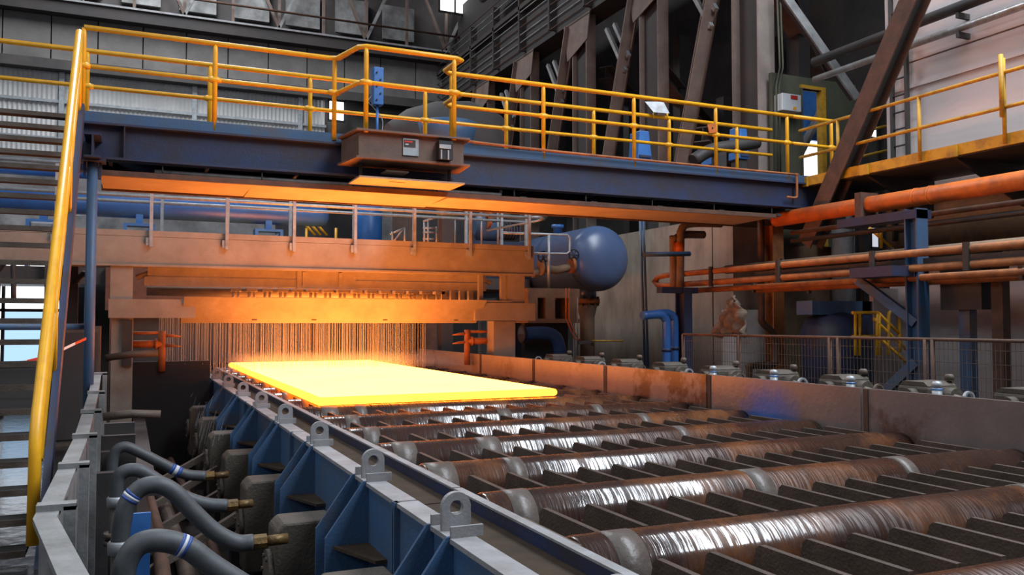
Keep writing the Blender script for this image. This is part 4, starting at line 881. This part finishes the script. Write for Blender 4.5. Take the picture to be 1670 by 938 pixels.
# pipe rack runs along Y
def yrun(label, X, z, y0, y1, r, m='rust_orange'):
    t = thing('rack_pipe', (X,(y0+y1)/2,z), label, 'pipe', 'rack pipes')
    MB().tube([(X,y1,z),(X,y0,z)], r, 12).build('pipe', m, t)
    for q in range(3): yy = y0+(y1-y0)*(.2+.3*q); MB().box((X-.03,yy,z-r-.05),(X+.03,yy+.06,z+r+.03)).build('clamp', 'dark', t)
ub = thing('u_bend_pipe', (11,14,1.9), 'rusty orange pipe with a U-bend end on the pipe rack', 'pipe')
MB().tube([(11,6,2.07),(11,16.2,2.07),(11,16.5,2.04),(11,16.6,1.95),(11,16.5,1.87),(11,16.2,1.84),(11,6,1.84)], .06, 12).build('pipe', 'rust_orange', ub)
for yy in (8.5,10.2,12.4,14.4): MB().box((10.9,yy,1.75),(10.96,yy+.08,2.16)).build('clamp', 'dark', ub)
yrun('lower rusty pipe beneath the U-bend pipe', 11.15, 1.70, 6, 15.2, .055); yrun('thick rusty pipe behind the U-bend pipe', 11.45, 2.12, 6, 14.6, .09, 'lagging')
yrun('second lower rusty pipe on the rack', 11.35, 1.66, 6, 13.6, .07)
one('cable_tray', MB().box((11.2,6,1.9),(11.9,13.4,2.0)), 'dark', 'dark cable tray between the rack pipes', 'cable tray')
# bent pipes at left end of the rack
for k, (px, lab) in enumerate(((1103,'left rusty bend pipe dropping beside the pillar'),(1113,'right rusty bend pipe dropping beside the pillar'))):
    yy = 15.6-k*.15; o = k*18
    P = [at(px+45+o,365+(18 if k == 0 else 0),Y=yy),at(px+12,365+(18 if k == 0 else 0),Y=yy),at(px-2,376+(14 if k == 0 else 0),Y=yy),at(px-5+k*2,395,Y=yy),at(px-4,470,Y=yy)]
    t = thing('bend_pipe', P[-1], lab, 'pipe'); MB().tube(smooth_path(P,5), .085, 12).build('pipe', 'lagging', t)
    a, b = at(px-4,395,Y=yy), at(px-4,412,Y=yy); MB().tube([a,b], .095, 12).build('orange_wrap', 'orange_pipe', t)
for k, (px, py, lab) in enumerate(((1087,505,'outer'),(1100,503,'inner'))):
    P = [at(px-40,py+10,Y=14.6+k*.3),at(px-12,py+8,Y=14.6+k*.3),at(px-3,py+14,Y=14.6+k*.3),at(px,py+28,Y=14.6+k*.3),at(px,py+110,Y=14.6+k*.3)]
    t = thing('blue_bend_pipe', P[-1], lab+' blue bent pipe standing beside the blue post', 'pipe'); MB().tube(smooth_path(P,5), .085, 12).build('pipe', 'pipe_blue', t); p = P[3]; MB().lathe([(.1,p.z-.5),(.1,p.z-.44)], (p.x,p.y,0), 2, 12).build('collar', 'blue_dark', t)
p = at(1115,500,Y=14.9); bp2 = thing('rack_end_post', (p.x,14.9,-.6), 'dark blue post under the U-bend of the pipe rack', 'post'); MB().ibeam((p.x,14.9,-.6),(p.x,14.9,1.72), .2, .32, .03).build('column', 'blue_dark', bp2); MB().box((p.x-.6,14.8,1.62),(p.x+.3,15.0,1.74)).build('arm', 'blue_dark', bp2); q = at(1050,415,Y=15); MB().tube([q,at(1125,414,Y=15)], .05, 8).build('tie', 'blue', bp2)
p = at(1235,445,Y=14); rp = thing('steel_riser', (p.x,14,-.6), 'rusty vertical riser pipe bending near the floor', 'pipe')
P = [at(1241,355,Y=14),at(1242,500,Y=14),at(1243,525,Y=14),at(1258,540,Y=14),at(1266,555,Y=14),at(1266,585,Y=14),at(1258,595,Y=14),at(1225,597,Y=14),at(1222,605,Y=14),Vector((at(1222,605,Y=14).x,14,-.6))]
MB().tube(smooth_path(P,4), .07, 12).build('pipe', 'rust', rp); MB().lathe([(.1,1.9),(.1,1.97)], (P[1].x,14,0), 2, 12).build('collar', 'rust_orange', rp)
p = at(1262,430,Y=15.2); one('rust_stanchion', MB().ibeam((p.x,15.2,-.6),(p.x,15.2,3.2), .3, .3, .03), 'rust_orange', 'broad rust orange stanchion under the right end of the heat shield', 'stanchion')
p = at(1360,520,Y=12); t = thing('sump_pump', (p.x,12,-.6), 'dark blue machine body in the shadow behind the fence', 'machine'); MB().lathe([(.2,-.6),(.55,-.3),(.6,.8),(.5,1.1),(.2,1.2)], (p.x,12,0), 2, 20).build('body', 'blue_dark', t); MB().box((p.x-.7,11.8,1.15),(p.x+.7,12.2,1.4)).build('beam', 'blue', t); MB().box((p.x+.5,11.8,-.6),(p.x+.75,12.2,1.4)).build('leg', 'blue_dark', t)
# cloth hanging over the fence
cl = MB(); n = 14; v = []; f = []
for i in range(n+1):
    for j in range(9):
        t_ = i/n; s_ = j/8; wv = .10*math.sin(j*2.3+i*.35)*(.3+.7*t_)+.03*math.sin(j*5.1+i)
        px = 1196+(s_-.42)*52*(.22+.78*t_**.7)-8*t_; py = 492+54*t_-(10*(1-abs(s_-.5)*2))*(1-t_)+5*math.sin(j*2.1)*t_
        q = at(px,py,X=8.62); v.append((8.62+wv, q.y, q.z))
for i in range(n):
    for j in range(8): f.append((i*9+j,i*9+j+1,(i+1)*9+j+1,(i+1)*9+j))
clo = one('hanging_jacket', cl.add(v, f, True), 'cloth', 'crumpled brown cloth jacket hanging above the mesh fence', 'cloth'); sm_ = clo.modifiers.new('thick', 'SOLIDIFY'); sm_.thickness = .03
# mesh fence
fn = thing('mesh_fence', (8.5,9,-.6), 'low rusty mesh fence behind the drive units', 'fence')
MB().tube([(8.5,12.0,.81),(8.5,4,.81)], .02, 8).build('top_rail', 'rust', fn)
for yy in (12.0,10.55,8.7,8.55,7.2,7.1,5.6,4.4): MB().tube([(8.5,yy,-.6),(8.5,yy,.81)], .028, 8).build('post', 'rust', fn)
wm = MB()
for k in range(130): yy = 4.4+k*.058; wm.box((8.498,yy,-.1),(8.502,yy+.004,.80))
for z in (-.05,.1,.25,.4,.55,.7): wm.box((8.497,4.4,z),(8.503,12.0,z+.005))
wmo = wm.build('mesh_wire', 'steel_dirty', fn); wmo['kind'] = 'stuff'
# yellow stair rails behind the fence
ys = thing('yellow_stair', at(1450,560,Y=12.6), 'yellow tubular stair railing seen between the posts on the right', 'railing')
Yk = 11.4
for a, b in (((1390,510),(1432,510)),((1390,549),(1432,549)),((1432,510),(1470,548)),((1432,549),(1486,598)),((1425,520),(1480,572)),((1470,605),(1486,618)),((1418,372),(1455,405)),((1437,372),(1437,405))): MB().tube([at(*a,Y=Yk),at(*b,Y=Yk)], .028, 8).build('rail', 'yellow', ys)
for px in (1395,1402,1430,1434): MB().tube([at(px,510,Y=Yk),at(px,580,Y=Yk)], .028, 8).build('post', 'yellow', ys)
MB().tube(smooth_path([at(1449,580,Y=Yk),at(1449,520,Y=Yk),at(1453,508,Y=Yk),at(1460,506,Y=Yk),at(1466,515,Y=Yk),at(1467,575,Y=Yk)],4), .035, 8).build('hoop', 'yellow_old', ys)
p, q = at(1424,470,Y=12.3), at(1474,600,Y=12.3); struct('bright_backing', MB().box((p.x,12.3,-.6),(q.x,12.4,p.z)), 'pink_wall')  # added pale panel, stands in for the bright opening behind the rails
for o in bpy.data.objects:
    if '_w' in o: del o['_w']
